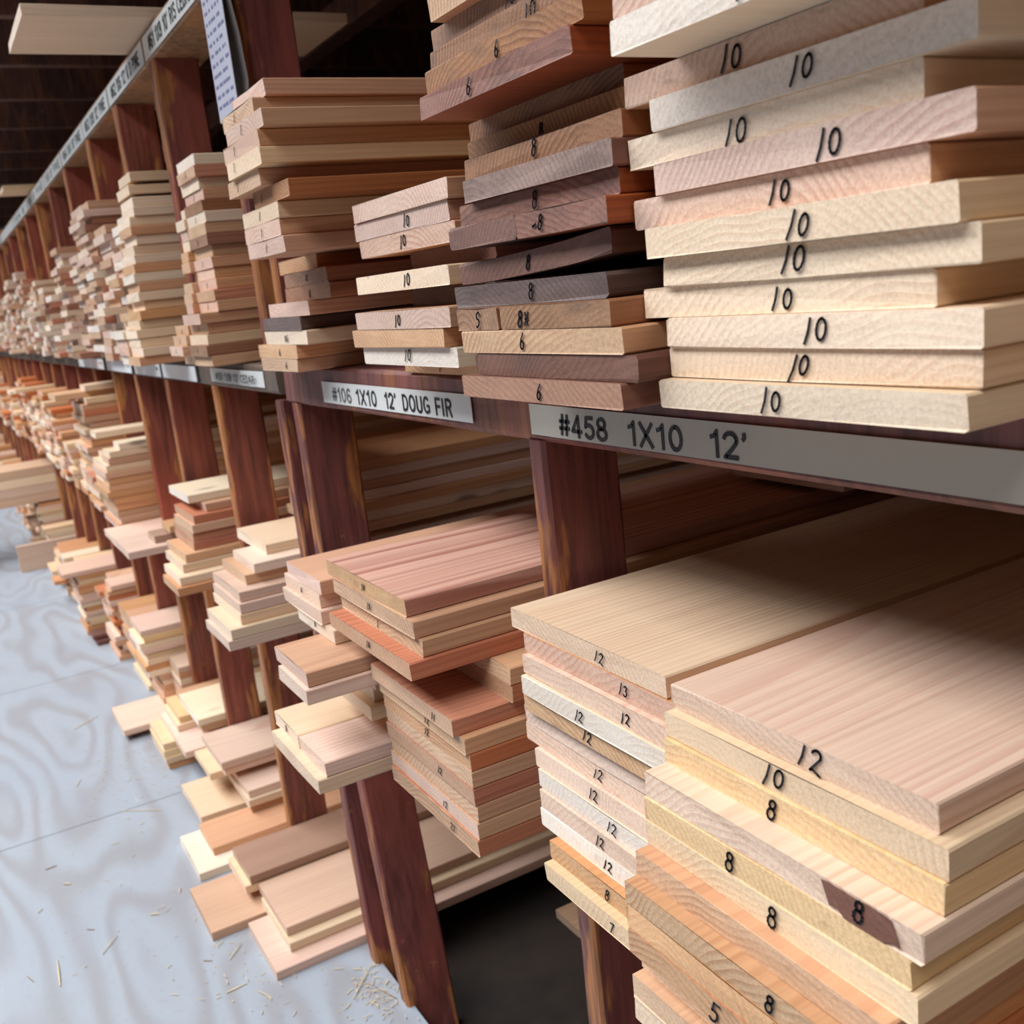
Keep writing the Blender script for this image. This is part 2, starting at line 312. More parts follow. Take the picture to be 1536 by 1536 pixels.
(-0.1003,3.8642,0.2336,0.0,0.019,2.6,"k","",0.117,"",0,1.0),
(-0.0928,3.8688,0.2337,0.0193,0.019,2.6,"k","",0.117,"",0,1.0),
(-0.0793,3.861,0.2103,0.0386,0.019,2.6,"kp","",0.105,"",0,1.0),
(-0.1046,3.8661,0.2151,0.0579,0.019,2.6,"k","",0.108,"",0,1.0),
(-0.1014,3.8658,0.2327,0.0772,0.019,2.6,"kp","",0.116,"",0,1.0),
(-0.0801,3.8613,0.2224,0.0965,0.019,2.6,"o","",0.111,"",0,1.0),
(-0.0703,3.8618,0.2354,0.1158,0.019,2.6,"k","",0.118,"",0,1.0),
(-0.095,3.8619,0.2178,0.1351,0.019,2.6,"o","",0.109,"",0,1.0),
(-0.0775,3.8639,0.0913,0.1544,0.019,2.6,"k","",0.046,"near piece",0,1.0),
(-0.096,3.9572,0.1332,0.1544,0.019,2.6,"kp","",0.067,"far piece",0,1.0),
(-0.0955,3.867,0.2323,0.1737,0.019,2.6,"k","",0.116,"",0,1.0),
(-0.0854,3.8652,0.2121,0.193,0.019,2.6,"o","",0.106,"",0,1.0),
(-0.0959,3.8656,0.2144,0.2123,0.019,2.6,"kp","",0.107,"",0,1.0),
(-0.0965,3.8691,0.1039,0.2316,0.019,2.6,"o","",0.052,"near piece",0,1.0),
(-0.1141,3.9751,0.1126,0.2316,0.019,2.6,"o","",0.056,"far piece",0,1.0),
(-0.0937,3.8653,0.0892,0.2509,0.019,2.6,"t","",0.045,"near piece",0,1.0),
(-0.0745,3.9565,0.1206,0.2509,0.019,2.6,"k","",0.06,"far piece",0,1.0),
(-0.0816,3.8614,0.1381,0.2702,0.019,2.6,"kp","",0.069,"near piece",0,1.0),
(-0.0631,4.0015,0.0999,0.2702,0.019,2.6,"k","",0.05,"far piece",0,1.0)]),
("dark low boards beside the reddish pile",[
(-0.15,4.15,0.09,0.02,0.019,3.0,"d","",0.045,"",0,1.0),
(-0.14,4.13,0.1,0.0,0.019,3.0,"d","",0.05,"",0,1.0)]),
("wide plank across the middle shelf",[
(-0.155,2.872,0.18,0.635,0.019,3.0,"kp","",0.09,"",0,1.0),
(-0.155,2.66,0.21,0.635,0.019,3.0,"kp","",0.105,"",0,1.0)]),
("loose pieces on the wide plank",[
(-0.08,2.7,0.09,0.6543,0.019,3.0,"dk2","",0.045,"",0,1.0),
(-0.045,2.66,0.1,0.68,0.019,3.0,"t","",0.05,"",0,1.0)]),
("red-ended middle stack",[
(-0.1126,3.0704,0.2806,0.635,0.019,2.6,"k","",0.14,"",0,1.0),
(-0.103,3.0705,0.2567,0.6543,0.019,2.6,"k","",0.128,"",0,1.0),
(-0.108,3.0755,0.2664,0.6736,0.019,2.6,"t","",0.133,"",0,1.0),
(-0.1061,3.0725,0.2445,0.6929,0.019,2.6,"t","",0.122,"",0,1.0),
(-0.112,3.0723,0.2549,0.7122,0.019,2.6,"t","",0.127,"",0,1.0),
(-0.1248,3.0707,0.2711,0.7315,0.019,2.6,"t","",0.136,"",0,1.0),
(-0.1177,3.0744,0.255,0.7508,0.019,2.6,"t","",0.127,"",0,1.0),
(-0.1146,3.0731,0.1076,0.7701,0.019,2.6,"t","",0.054,"near piece",0,1.0),
(-0.1146,3.1827,0.1599,0.7701,0.019,2.6,"p","",0.08,"far piece",0,1.0),
(-0.1209,3.0701,0.2689,0.7894,0.019,2.6,"k","",0.134,"",0,1.0),
(-0.1146,3.0745,0.2669,0.8087,0.019,2.6,"p","",0.133,"",0,1.0),
(-0.1056,3.072,0.1209,0.828,0.019,2.6,"k","",0.06,"near piece",0,1.0),
(-0.0965,3.1948,0.1288,0.828,0.019,2.6,"p","",0.064,"far piece",0,1.0)]),
("stepped boards on the red-ended stack",[
(-0.1,3.07,0.12,0.8473,0.019,3.0,"p","",0.06,"",0,1.0),
(-0.07,3.07,0.1,0.8666,0.019,3.0,"w","",0.05,"",0,1.0),
(-0.11,3.2,0.11,0.8956,0.019,3.0,"p","",0.055,"",0,1.0)]),
("tall middle stack below the far cards",[
(-0.1084,3.4555,0.1417,0.635,0.019,2.6,"k","",0.071,"near piece",0,1.0),
(-0.1021,3.5992,0.1608,0.635,0.019,2.6,"t","",0.08,"far piece",0,1.0),
(-0.0903,3.4507,0.2904,0.6543,0.019,2.6,"k","",0.145,"",0,1.0),
(-0.1035,3.4531,0.2804,0.6736,0.019,2.6,"p","",0.14,"",0,1.0),
(-0.1014,3.4504,0.3124,0.6929,0.019,2.6,"k","",0.156,"",0,1.0),
(-0.0947,3.4517,0.2963,0.7122,0.019,2.6,"p","",0.148,"",0,1.0),
(-0.1144,3.4508,0.1638,0.7315,0.019,2.6,"o","",0.082,"near piece",0,1.0),
(-0.106,3.6166,0.1264,0.7315,0.019,2.6,"k","",0.063,"far piece",0,1.0),
(-0.0855,3.4507,0.3085,0.7508,0.019,2.6,"t","",0.154,"",0,1.0),
(-0.0862,3.4541,0.304,0.7701,0.019,2.6,"o","",0.152,"",0,1.0),
(-0.0936,3.4545,0.1269,0.7894,0.019,2.6,"t","",0.063,"near piece",0,1.0),
(-0.0924,3.5834,0.1593,0.7894,0.019,2.6,"p","",0.08,"far piece",0,1.0),
(-0.1,3.456,0.306,0.8087,0.019,2.6,"o","",0.153,"",0,1.0),
(-0.1124,3.4556,0.1354,0.828,0.019,2.6,"k","",0.068,"near piece",0,1.0),
(-0.1161,3.593,0.1415,0.828,0.019,2.6,"p","",0.071,"far piece",0,1.0),
(-0.0954,3.453,0.273,0.8473,0.019,2.6,"t","",0.137,"",0,1.0),
(-0.0955,3.4512,0.2779,0.8666,0.019,2.6,"k","",0.139,"",0,1.0),
(-0.1086,3.4554,0.265,0.8859,0.019,2.6,"p","",0.132,"",0,1.0),
(-0.0857,3.4556,0.3009,0.9052,0.019,2.6,"k","",0.15,"",0,1.0),
(-0.1045,3.4505,0.292,0.9245,0.019,2.6,"t","",0.146,"",0,1.0),
(-0.1004,3.4502,0.1522,0.9438,0.019,2.6,"o","",0.076,"near piece",0,1.0),
(-0.0994,3.6043,0.1204,0.9438,0.019,2.6,"o","",0.06,"far piece",0,1.0),
(-0.1009,3.456,0.269,0.9631,0.019,2.6,"k","",0.134,"",0,1.0),
(-0.0866,3.453,0.1174,0.9824,0.019,2.6,"p","",0.059,"near piece",0,1.0),
(-0.0849,3.5724,0.1481,0.9824,0.019,2.6,"p","",0.074,"far piece",0,1.0)]),
("projecting boards on the tall middle stack",[
(-0.17,3.5,0.2,1.0017,0.019,3.0,"t","",0.1,"",0,1.0),
(-0.08,3.48,0.12,1.021,0.019,3.0,"p","",0.06,"",0,1.0)])]

# ------------------------------------------------------------------ materials
def lin(c):
    return tuple((x/12.92 if x <= .04045 else ((x+.055)/1.055)**2.4) for x in c) + (1,)
class NT:
    def __init__(s, name, rough=.6):
        s.m = bpy.data.materials.new(name); s.m.use_nodes = True
        s.t = s.m.node_tree; s.n = s.t.nodes; s.b = s.n['Principled BSDF']; s.b.inputs['Roughness'].default_value = rough
    def new(s, typ, **kw):
        n = s.n.new(typ)
        for k, v in kw.items(): setattr(n, k, v)
        return n
    def link(s, a, b): s.t.links.new(a, b)
    def math(s, op, a, b=None, c=None, clamp=False):
        n = s.new('ShaderNodeMath', operation=op); n.use_clamp = clamp
        for i, v in enumerate((a, b, c)):
            if v is None: continue
            if isinstance(v, (int, float)): n.inputs[i].default_value = v
            else: s.link(v, n.inputs[i])
        return n.outputs[0]
    def vmul(s, v, sc):
        n = s.new('ShaderNodeVectorMath', operation='MULTIPLY'); s.link(v, n.inputs[0]); n.inputs[1].default_value = sc; return n.outputs[0]
    def noise(s, v, scale, detail=3, rough=.5, w=None, dist=0):
        n = s.new('ShaderNodeTexNoise', noise_dimensions='4D' if w is not None else '3D')
        s.link(v, n.inputs['Vector']); n.inputs['Scale'].default_value = scale; n.inputs['Detail'].default_value = detail
        n.inputs['Roughness'].default_value = rough; n.inputs['Distortion'].default_value = dist
        if w is not None: s.link(w, n.inputs['W'])
        return n.outputs['Fac']
    def mix(s, f, a, b, blend='MIX'):
        n = s.new('ShaderNodeMix', data_type='RGBA', blend_type=blend)
        for i, v in ((0, f), (6, a), (7, b)):
            if isinstance(v, (int, float)): n.inputs[i].default_value = v
            elif isinstance(v, tuple): n.inputs[i].default_value = v
            else: s.link(v, n.inputs[i])
        return n.outputs[2]
    def ramp(s, f, lo, hi):
        n = s.new('ShaderNodeMapRange', interpolation_type='SMOOTHSTEP'); s.link(f, n.inputs[0])
        n.inputs[1].default_value = lo; n.inputs[2].default_value = hi; return n.outputs[0]
def plain(name, col, rough=.6, metal=0):
    t = NT(name, rough); t.b.inputs['Base Color'].default_value = lin(col); t.b.inputs['Metallic'].default_value = metal
    tc = t.new('ShaderNodeTexCoord'); nz = t.noise(tc.outputs['Object'], 30, 2)
    c = t.mix(t.math('MULTIPLY', nz, .18), lin(col), lin(tuple(x*.8 for x in col))); t.link(c, t.b.inputs['Base Color'])
    return t.m
def wood(name, col, late, contrast=.5, end=False, stain=0.0, rw=.0055):
    t = NT(name, .62)
    tc = t.new('ShaderNodeTexCoord'); oi = t.new('ShaderNodeObjectInfo'); P = tc.outputs['Object']; r = oi.outputs['Random']
    sx = t.new('ShaderNodeSeparateXYZ'); t.link(P, sx.inputs[0])
    w = t.math('MULTIPLY', r, 61.0)
    fr = lambda k: t.math('FRACT', t.math('MULTIPLY', r, k))
    cy = t.math('MULTIPLY', t.math('SUBTRACT', fr(17.31), .5), .36)
    cz = t.math('SUBTRACT', t.math('MULTIPLY', fr(41.7), -.26), .02)
    d1 = t.noise(t.vmul(P, (.8, 7, 7)), 1.6, 2, .5, w)
    d2 = t.noise(t.vmul(P, (.35, 1.2, 1.2)), 1.3, 1, .4, t.math('ADD', w, 9.0))
    y = t.math('SUBTRACT', sx.outputs[1], cy)
    z = t.math('SUBTRACT', t.math('SUBTRACT', sx.outputs[2], cz), t.math('MULTIPLY', t.math('SUBTRACT', d2, .5), .16))
    rad = t.math('SQRT', t.math('ADD', t.math('MULTIPLY', y, y), t.math('MULTIPLY', z, z)))
    rad = t.math('ADD', rad, t.math('MULTIPLY', t.math('SUBTRACT', d1, .5), .022))
    v = t.math('FRACT', t.math('ADD', t.math('DIVIDE', rad, rw), t.math('MULTIPLY', t.noise(t.vmul(P, (.5, 9, 9)), 1.0, 2, .5, w), 7.0)))
    saw = t.math('MULTIPLY', t.ramp(v, .25, .85), t.math('SUBTRACT', 1.0, t.ramp(v, .90, 1.0)))
    if end:
        fib = t.noise(P, 420, 2, .6, w); fib2 = t.noise(t.vmul(P, (1, 30, 150)), 1.0, 2, .6, w)
    else:
        fib = t.noise(t.vmul(P, (5, 330, 330)), 1.0, 3, .6, w); fib2 = t.noise(t.vmul(P, (1.3, 24, 24)), 1.0, 3, .6, w)
    saw = t.math('MULTIPLY', saw, t.ramp(t.noise(t.vmul(P, (.7, 14, 14)), 1.0, 2, .5, t.math('ADD', w, 20)), .25, .65))
    c = t.mix(t.math('MULTIPLY', saw, contrast), lin(col), lin(late))
    c = t.mix(t.math('MULTIPLY', t.ramp(fib2, .42, .72), .38), c, lin(tuple(a*.6+b*.4 for a, b in zip(col, late))))
    c = t.mix(t.math('MULTIPLY', t.ramp(fib, .35, .75), .22 if not end else .32), c, lin(tuple(x*.72 for x in late)))
    big = t.noise(t.vmul(P, (.9, 5, 9)), 1.0, 2, .5, w)
    c = t.mix(t.math('MULTIPLY', t.ramp(big, .5, .75), .35), c, lin(tuple(min(1, x*1.06+.02) for x in col)))
    if not end:                                                     # knots
        vo = t.new('ShaderNodeTexVoronoi', voronoi_dimensions='4D'); t.link(t.vmul(P, (3.0, 6.0, 6.0)), vo.inputs['Vector']); vo.inputs['Scale'].default_value = 1; t.link(w, vo.inputs['W'])
        dd = t.math('ADD', vo.outputs['Distance'], t.math('MULTIPLY', t.math('SUBTRACT', d1, .5), .08))
        k = t.math('SUBTRACT', 1.0, t.ramp(dd, .06, .13)); k = t.math('MULTIPLY', k, .75)
        c = t.mix(k, c, lin(tuple(x*.42 for x in late)))
    if stain > 0:
        sn = t.noise(t.vmul(P, (3, 16, 40)), 1.0, 4, .65, w)
        c = t.mix(t.math('MULTIPLY', t.ramp(sn, .45, .68), stain), c, lin((.26,.22,.22)))
    if end:                                                         # resin and dirt blotches on some ends
        bl = t.noise(t.vmul(P, (1, 22, 60)), 1.0, 3, .6, t.math('ADD', w, 3.0))
        c = t.mix(t.math('MULTIPLY', t.ramp(bl, .64, .76), .4), c, lin(tuple(x*.6 for x in late)))
        mk = t.noise(t.vmul(P, (1, 60, 60)), 1.0, 1, .5, w)
    hs = t.new('ShaderNodeHueSaturation'); t.link(c, hs.inputs['Color'])
    t.link(t.math('ADD', .88, t.math('MULTIPLY', fr(93.1), .2)), hs.inputs['Value'])
    t.link(t.math('ADD', .84, t.math('MULTIPLY', fr(7.77), .24)), hs.inputs['Saturation'])
    t.link(t.math('ADD', .494, t.math('MULTIPLY', fr(29.3), .008)), hs.inputs['Hue'])
    t.link(hs.outputs[0], t.b.inputs['Base Color'])
    bp = t.new('ShaderNodeBump'); bp.inputs['Strength'].default_value = .25 if not end else .5; bp.inputs['Distance'].default_value = .0006
    t.link(t.math('ADD', fib, t.math('MULTIPLY', saw, .4)), bp.inputs['Height']); t.link(bp.outputs[0], t.b.inputs['Normal'])
    return t.m
# wood kinds: side colour, side latewood, end colour, end latewood, stain on the end, word
KIND = {
 'p': ((.88,.76,.61), (.79,.62,.45), (.94,.85,.74), (.87,.72,.59), 0, 'pale pine'),
 'w': ((.90,.82,.70), (.84,.72,.57), (.94,.89,.83), (.89,.79,.70), 0, 'whitish pine'),
 'pk': ((.88,.77,.66), (.78,.60,.48), (.90,.80,.70), (.80,.63,.53), .12, 'pale knotty'),
 'kp': ((.88,.75,.66), (.78,.57,.48), (.90,.79,.70), (.82,.64,.54), .04, 'pinkish pale'),
 'py': ((.88,.75,.56), (.80,.62,.42), (.92,.80,.63), (.84,.66,.46), 0, 'yellowish pale'),
 'mp': ((.84,.65,.57), (.60,.34,.28), (.84,.68,.50), (.68,.46,.32), .1, 'pink streaked'),
 'kt': ((.82,.68,.56), (.70,.52,.40), (.85,.73,.63), (.76,.58,.47), .08, 'tan'),
 'k': ((.81,.61,.44), (.69,.44,.28), (.89,.76,.67), (.79,.59,.51), .06, 'pink fir'),
 't': ((.80,.60,.42), (.67,.44,.27), (.85,.70,.54), (.71,.51,.35), .08, 'tan fir'),
 'o': ((.78,.47,.28), (.58,.27,.13), (.83,.66,.50), (.68,.47,.33), .08, 'orange fir'),
 'td': ((.62,.38,.20), (.46,.22,.10), (.68,.50,.35), (.50,.32,.20), .4, 'brown weathered'),
 'dk': ((.60,.30,.14), (.42,.17,.07), (.60,.44,.38), (.46,.28,.24), .5, 'reddish brown'),
 'kd': ((.52,.30,.20), (.38,.19,.12), (.70,.50,.38), (.58,.38,.28), .1, 'dusty brown'),
 'd':  ((.40,.22,.15), (.28,.13,.09), (.52,.36,.30), (.40,.24,.19), .35, 'dark brown'),
 'g': ((.36,.27,.23), (.26,.19,.16), (.44,.37,.35), (.32,.25,.24), .45, 'grey weathered'),
 'dg': ((.48,.27,.18), (.34,.17,.11), (.66,.54,.48), (.48,.37,.33), .4, 'grey-stained'),
 'dk2':((.66,.52,.44), (.52,.36,.28), (.80,.70,.60), (.66,.50,.40), .3, 'grooved mauve-brown'),
}
WM = {k: (wood('wood_side_'+v[5].replace(' ', '_'), v[0], v[1], .9 if k == 'mp' else .5 if k not in 'pw' else .28, rw=.021 if k == 'mp' else .0055), wood('wood_end_'+v[5].replace(' ', '_'), v[2], v[3], .75 if k in ('t', 'o', 'k', 'mp', 'td', 'dk') else .5, True, v[4])) for k, v in KIND.items()}
def stained(name, base, worn, amt=.5, scuff=(.42,.30,.27)):
    t = NT(name, .5)
    tc = t.new('ShaderNodeTexCoord'); oi = t.new('ShaderNodeObjectInfo'); P = tc.outputs['Object']; w = t.math('MULTIPLY', oi.outputs['Random'], 37.0)
    g = t.new('ShaderNodeAttribute', attribute_type='GEOMETRY'); g.attribute_name = 'edge'
    n1 = t.noise(t.vmul(P, (14, 14, 3.2)), 1.0, 4, .62, w); n2 = t.noise(t.vmul(P, (90, 90, 6)), 1.0, 3, .6, w); n3 = t.noise(P, 38, 3, .7, w); n4 = t.noise(t.vmul(P, (6, 6, 2)), 1.0, 2, .5, t.math('ADD', w, 5))
    c = t.mix(t.ramp(n2, .3, .75), lin(base), lin(tuple(x*.62 for x in base)))
    c = t.mix(t.math('MULTIPLY', t.ramp(n4, .4, .7), .5), c, lin((base[0]*1.25, base[1]*1.1, base[2]*.95)))
    m = t.math('ADD', n1, t.math('MULTIPLY', g.outputs['Fac'], .22*amt+.06))
    worn_m = t.ramp(m, .66-.05*amt, .72-.05*amt)
    wc = t.mix(t.ramp(n2, .35, .7), lin(worn), lin(tuple(x*.66 for x in worn)))
    c = t.mix(t.math('MULTIPLY', worn_m, .85), c, wc)
    c = t.mix(t.math('MULTIPLY', t.ramp(n3, .64, .72), .35), c, lin(worn))
    c = t.mix(t.math('MULTIPLY', t.ramp(t.noise(t.vmul(P, (20, 20, 9)), 1.0, 4, .6, t.math('ADD', w, 11)), .52, .75), .3), c, lin(scuff))
    t.link(c, t.b.inputs['Base Color'])
    bp = t.new('ShaderNodeBump'); bp.inputs['Strength'].default_value = .5; bp.inputs['Distance'].default_value = .0015
    t.link(n2, bp.inputs['Height']); t.link(bp.outputs[0], t.b.inputs['Normal'])
    return t.m
M_POST = stained('stained_post_wood', (.49,.27,.25), (.74,.48,.26), .5)
M_POST_RED = stained('red_stained_post_wood', (.56,.30,.24), (.76,.50,.28), .85)
M_RAIL = stained('stained_rail_wood', (.50,.31,.29), (.58,.36,.24), .3, (.46,.36,.36))
M_RAIL_GREY = stained('weathered_rail_wood', (.42,.37,.33), (.52,.44,.36), .3, (.5,.48,.46))
M_PLANK = stained('brown_shelf_wood', (.66,.50,.36), (.74,.56,.38), .3, (.4,.28,.2))
M_DARK = stained('dark_roof_wood', (.43,.31,.28), (.56,.38,.29), .5, (.40,.37,.32))
M_INK = plain('black_marker_ink', (.10,.09,.13), .5)
M_PRINT = plain('black_print', (.13,.13,.15), .5)
M_LABEL = plain('grey_label_tape', (.86,.87,.86), .35)
M_LABEL_SHADE = plain('shaded_label_tape', (.74,.72,.67), .38)  # label tape in a darker colour that paints in the near rail's shade
M_CARD = plain('white_card', (.95,.96,.97), .4)
M_HOLD = plain('black_card_holder', (.07,.07,.08), .4)
M_PAPER = plain('price_paper', (.74,.74,.80), .5)
M_SLEEVE = plain('plastic_sleeve', (.50,.47,.46), .3)
M_STRAW = plain('pale_splinter_wood', (.84,.76,.62), .7)
M_STRAW2 = plain('brown_splinter_wood', (.60,.50,.40), .7)
def floor_mat():
    t = NT('painted_plywood', .42)
    tc = t.new('ShaderNodeTexCoord'); P = tc.outputs['Object']
    warp = t.noise(t.vmul(P, (3.2, .75, 1)), 1.0, 1.5, .45)
    fine = t.noise(t.vmul(P, (30, 7, 1)), 1.0, 4, .6)
    s = t.math('ADD', t.math('MULTIPLY', warp, 12.0), t.math('MULTIPLY', fine, .22))
    v = t.math('FRACT', s)
    band = t.math('MULTIPLY', t.ramp(v, .12, .55), t.math('SUBTRACT', 1.0, t.ramp(v, .60, .92)))
    v2 = t.math('FRACT', t.math('MULTIPLY', s, 2.7)); band2 = t.math('MULTIPLY', t.ramp(v2, .3, .7), t.math('SUBTRACT', 1.0, t.ramp(v2, .75, 1.0)))
    big = t.noise(P, 1.3, 3, .55); dirt = t.noise(P, 60, 4, .7); mid = t.noise(P, 7, 4, .6)
    c = t.mix(t.math('MULTIPLY', band, .5), lin((.60,.63,.665)), lin((.52,.49,.49)))
    c = t.mix(t.math('MULTIPLY', band2, .10), c, lin((.60,.58,.58)))
    c = t.mix(t.math('MULTIPLY', t.ramp(big, .45, .7), .5), c, lin((.57,.61,.66)))
    c = t.mix(t.math('MULTIPLY', t.ramp(mid, .5, .75), .3), c, lin((.56,.57,.58)))
    c = t.mix(t.math('MULTIPLY', t.ramp(dirt, .56, .72), .28), c, lin((.48,.45,.42)))
    # sheet joints
    sx = t.new('ShaderNodeSeparateXYZ'); t.link(P, sx.inputs[0])
    jy = t.math('ABSOLUTE', t.math('SUBTRACT', t.math('FRACT', t.math('DIVIDE', t.math('SUBTRACT', sx.outputs[1], 2.62-.61), 1.22)), .5))
    j = t.math('SUBTRACT', 1.0, t.ramp(jy, .0008, .0026))
    c = t.mix(t.math('MULTIPLY', j, .75), c, lin((.22,.21,.21)))
    t.link(c, t.b.inputs['Base Color'])
    t.link(t.math('ADD', .34, t.math('MULTIPLY', mid, .3)), t.b.inputs['Roughness'])
    bp = t.new('ShaderNodeBump'); bp.inputs['Strength'].default_value = .25; bp.inputs['Distance'].default_value = .001
    t.link(t.math('ADD', fine, band), bp.inputs['Height']); t.link(bp.outputs[0], t.b.inputs['Normal'])
    return t.m
M_FLOOR = floor_mat()
def ground_mat(name, a, b, sc=6):
    t = NT(name, .9); tc = t.new('ShaderNodeTexCoord'); n = t.noise(tc.outputs['Object'], sc, 5, .6)
    t.link(t.mix(t.ramp(n, .35, .7), lin(a), lin(b)), t.b.inputs['Base Color']); return t.m
M_GROUND = ground_mat('dusty_ground', (.50,.48,.45), (.40,.38,.36))
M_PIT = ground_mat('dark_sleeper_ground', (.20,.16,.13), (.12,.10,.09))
M_WALL = ground_mat('brown_block_wall', (.40,.36,.33), (.34,.31,.28), 3)

# ------------------------------------------------------------------ builders
def link(name, me, mats, parent=None, loc=(0,0,0), rot=(0,0,0)):
    o = bpy.data.objects.new(name, me); C.objects.link(o)
    for m in mats: me.materials.append(m)
    o.location = loc; o.rotation_euler = rot
    if parent: o.parent = parent
    return o
def tag(o, label=None, cat=None, group=None, kind=None):
    if label: o['label'] = label
    if cat: o['category'] = cat
    if group: o['group'] = group
    if kind: o['kind'] = kind
    return o
def board_bm(bm, x0, y0, w, z0, t, L, ch=.0013, cup=0.0, wob=None, seed=0):
    """a sawn board: chamfered section with slightly uneven edges, lengthwise sections; material 0 sides, 1 ends"""
    rnd = random.Random(seed)
    n = 8 if cup else 2
    top, bot = [], []
    for i in range(n+1):
        f = i/n; y = ch + (w-2*ch)*f; dz = cup*(1-f)**2
        bot.append((y, dz)); top.append((y, t+dz))
    prof = [(0, ch+(cup))] + bot[:] if False else []
    prof += [(y, z) for y, z in bot]
    prof += [(w, ch), (w, t-ch)] if not cup else [(w, ch), (w, t-ch)]
    prof += [(y, z) for y, z in reversed(top)]
    prof += [(0, t-ch+cup), (0, ch+cup)]
    xs = [0, .02, L*.5, L] if wob is None else wob
    rings = []
    for k, x in enumerate(xs):
        ring = []
        for (y, z) in prof:
            jx = rnd.uniform(-.0008, .0008) if k == 0 else 0
            ring.append(bm.verts.new((x0+x+jx, y0+y+rnd.uniform(-.0002, .0002), z0+z)))
        rings.append(ring)
    m = len(prof)
    for a, b in zip(rings, rings[1:]):
        for i in range(m):
            f = bm.faces.new((a[i], b[i], b[(i+1) % m], a[(i+1) % m])); f.material_index = 0
    f = bm.faces.new(rings[0]); f.material_index = 1
    f = bm.faces.new(list(reversed(rings[-1]))); f.material_index = 1
def to_mesh(bm, name):
    bmesh.ops.recalc_face_normals(bm, faces=bm.faces)
    me = bpy.data.meshes.new(name); bm.to_mesh(me); bm.free(); return me
def box(bm, x0, x1, y0, y1, z0, z1):
    v = [bm.verts.new((x, y, z)) for x in (x0, x1) for y in (y0, y1) for z in (z0, z1)]
    for q in ((0,1,3,2),(4,6,7,5),(0,4,5,1),(2,3,7,6),(0,2,6,4),(1,5,7,3)): bm.faces.new([v[i] for i in q])
def timber(name, pts, sx, sy, mat, ch=.004, axis='z', parent=None, nseg=10, seed=1, rough=.0012):
    """a rough-sawn timber along pts (list of (x,y,z) of its corner-min), section sx by sy, with worn chamfered edges; vertex attribute 'edge' marks arrises"""
    rnd = random.Random(seed)
    prof = [(ch,0,.5),(sx*.5,0,0),(sx-ch,0,.5),(sx,ch,.5),(sx,sy*.5,0),(sx,sy-ch,.5),(sx-ch,sy,.5),(sx*.5,sy,0),(ch,sy,.6),(0,sy-ch,1),(0,sy*.5,.7),(0,ch,1)]
    bm = bmesh.new(); el = bm.verts.layers.float.new('edge'); rings = []
    tot = [0]
    for a, b in zip(pts, pts[1:]): tot.append(tot[-1]+(Vector(b)-Vector(a)).length)
    org = Vector(pts[0])
    for k in range(nseg+1):
        d = tot[-1]*k/nseg
        j = max(i for i in range(len(tot)-1) if tot[i] <= d+1e-9); f = (d-tot[j])/(tot[j+1]-tot[j])
        p = Vector(pts[j]).lerp(Vector(pts[j+1]), f)-org
        ring = []
        for (a, b, e) in prof:
            ja, jb = rnd.uniform(-rough, rough), rnd.uniform(-rough, rough)
            if axis == 'z': q = (p.x+a+ja, p.y+b+jb, p.z)
            elif axis == 'y': q = (p.x+a+ja, p.y, p.z+b+jb)
            else: q = (p.x, p.y+a+ja, p.z+b+jb)
            v = bm.verts.new(q); v[el] = e; ring.append(v)
        rings.append(ring)
    m = len(prof)
    for a, b in zip(rings, rings[1:]):
        for i in range(m): bm.faces.new((a[i], b[i], b[(i+1) % m], a[(i+1) % m]))
    bm.faces.new(rings[0]); bm.faces.new(list(reversed(rings[-1])))
    return link(name, to_mesh(bm, name), [mat], parent, org)

# hand-written figures as pen strokes (unit box, x right, y up)
def arc(cx, cy, rx, ry, a0, a1, n=10): return [(cx+rx*math.cos(math.radians(a0+(a1-a0)*i/n)), cy+ry*math.sin(math.radians(a0+(a1-a0)*i/n))) for i in range(n+1)]
GL = {
 '1': ([[(.32,1.0),(.26,.45),(.12,0)]], .42),
 '0': ([arc(.32,.52,.24,.42,100,470,14)], .66),
 '2': ([arc(.28,.74,.22,.24,160,-20,8)+[(.08,.08),(.2,.14),(.5,.0),(.58,-.04)]], .62),
 '3': ([arc(.26,.76,.2,.22,150,-70,7)+arc(.26,.28,.25,.28,70,-150,8)], .58),
 '5': ([[(.52,.95),(.18,.95),(.14,.55)]+arc(.26,.3,.24,.28,100,-140,8)], .6),
 'S': ([arc(.3,.74,.2,.22,20,250,8)+arc(.3,.26,.2,.26,80,-130,8)], .6),
 '6': ([[(.42,1.0),(.18,.62)]+arc(.3,.27,.2,.25,150,510,12)], .58),
 '7': ([[(.05,.85),(.5,.92),(.35,.5),(.2,0)]], .55),
 '8': ([arc(.3,.75,.17,.2,-90,270,10), arc(.28,.27,.21,.27,90,450,10)], .62),
 'x': ([[(.05,.9),(.45,.1)],[(.45,.9),(.08,.1)],[(.1,.5),(.5,.45)]], .55),
 'A': ([[(.05,0),(.28,.95),(.5,0)],[(.14,.4),(.44,.4)]], .6),
 '-': ([[(.05,.3),(.4,.32)],[(.1,.2),(.35,.4)]], .5),
}
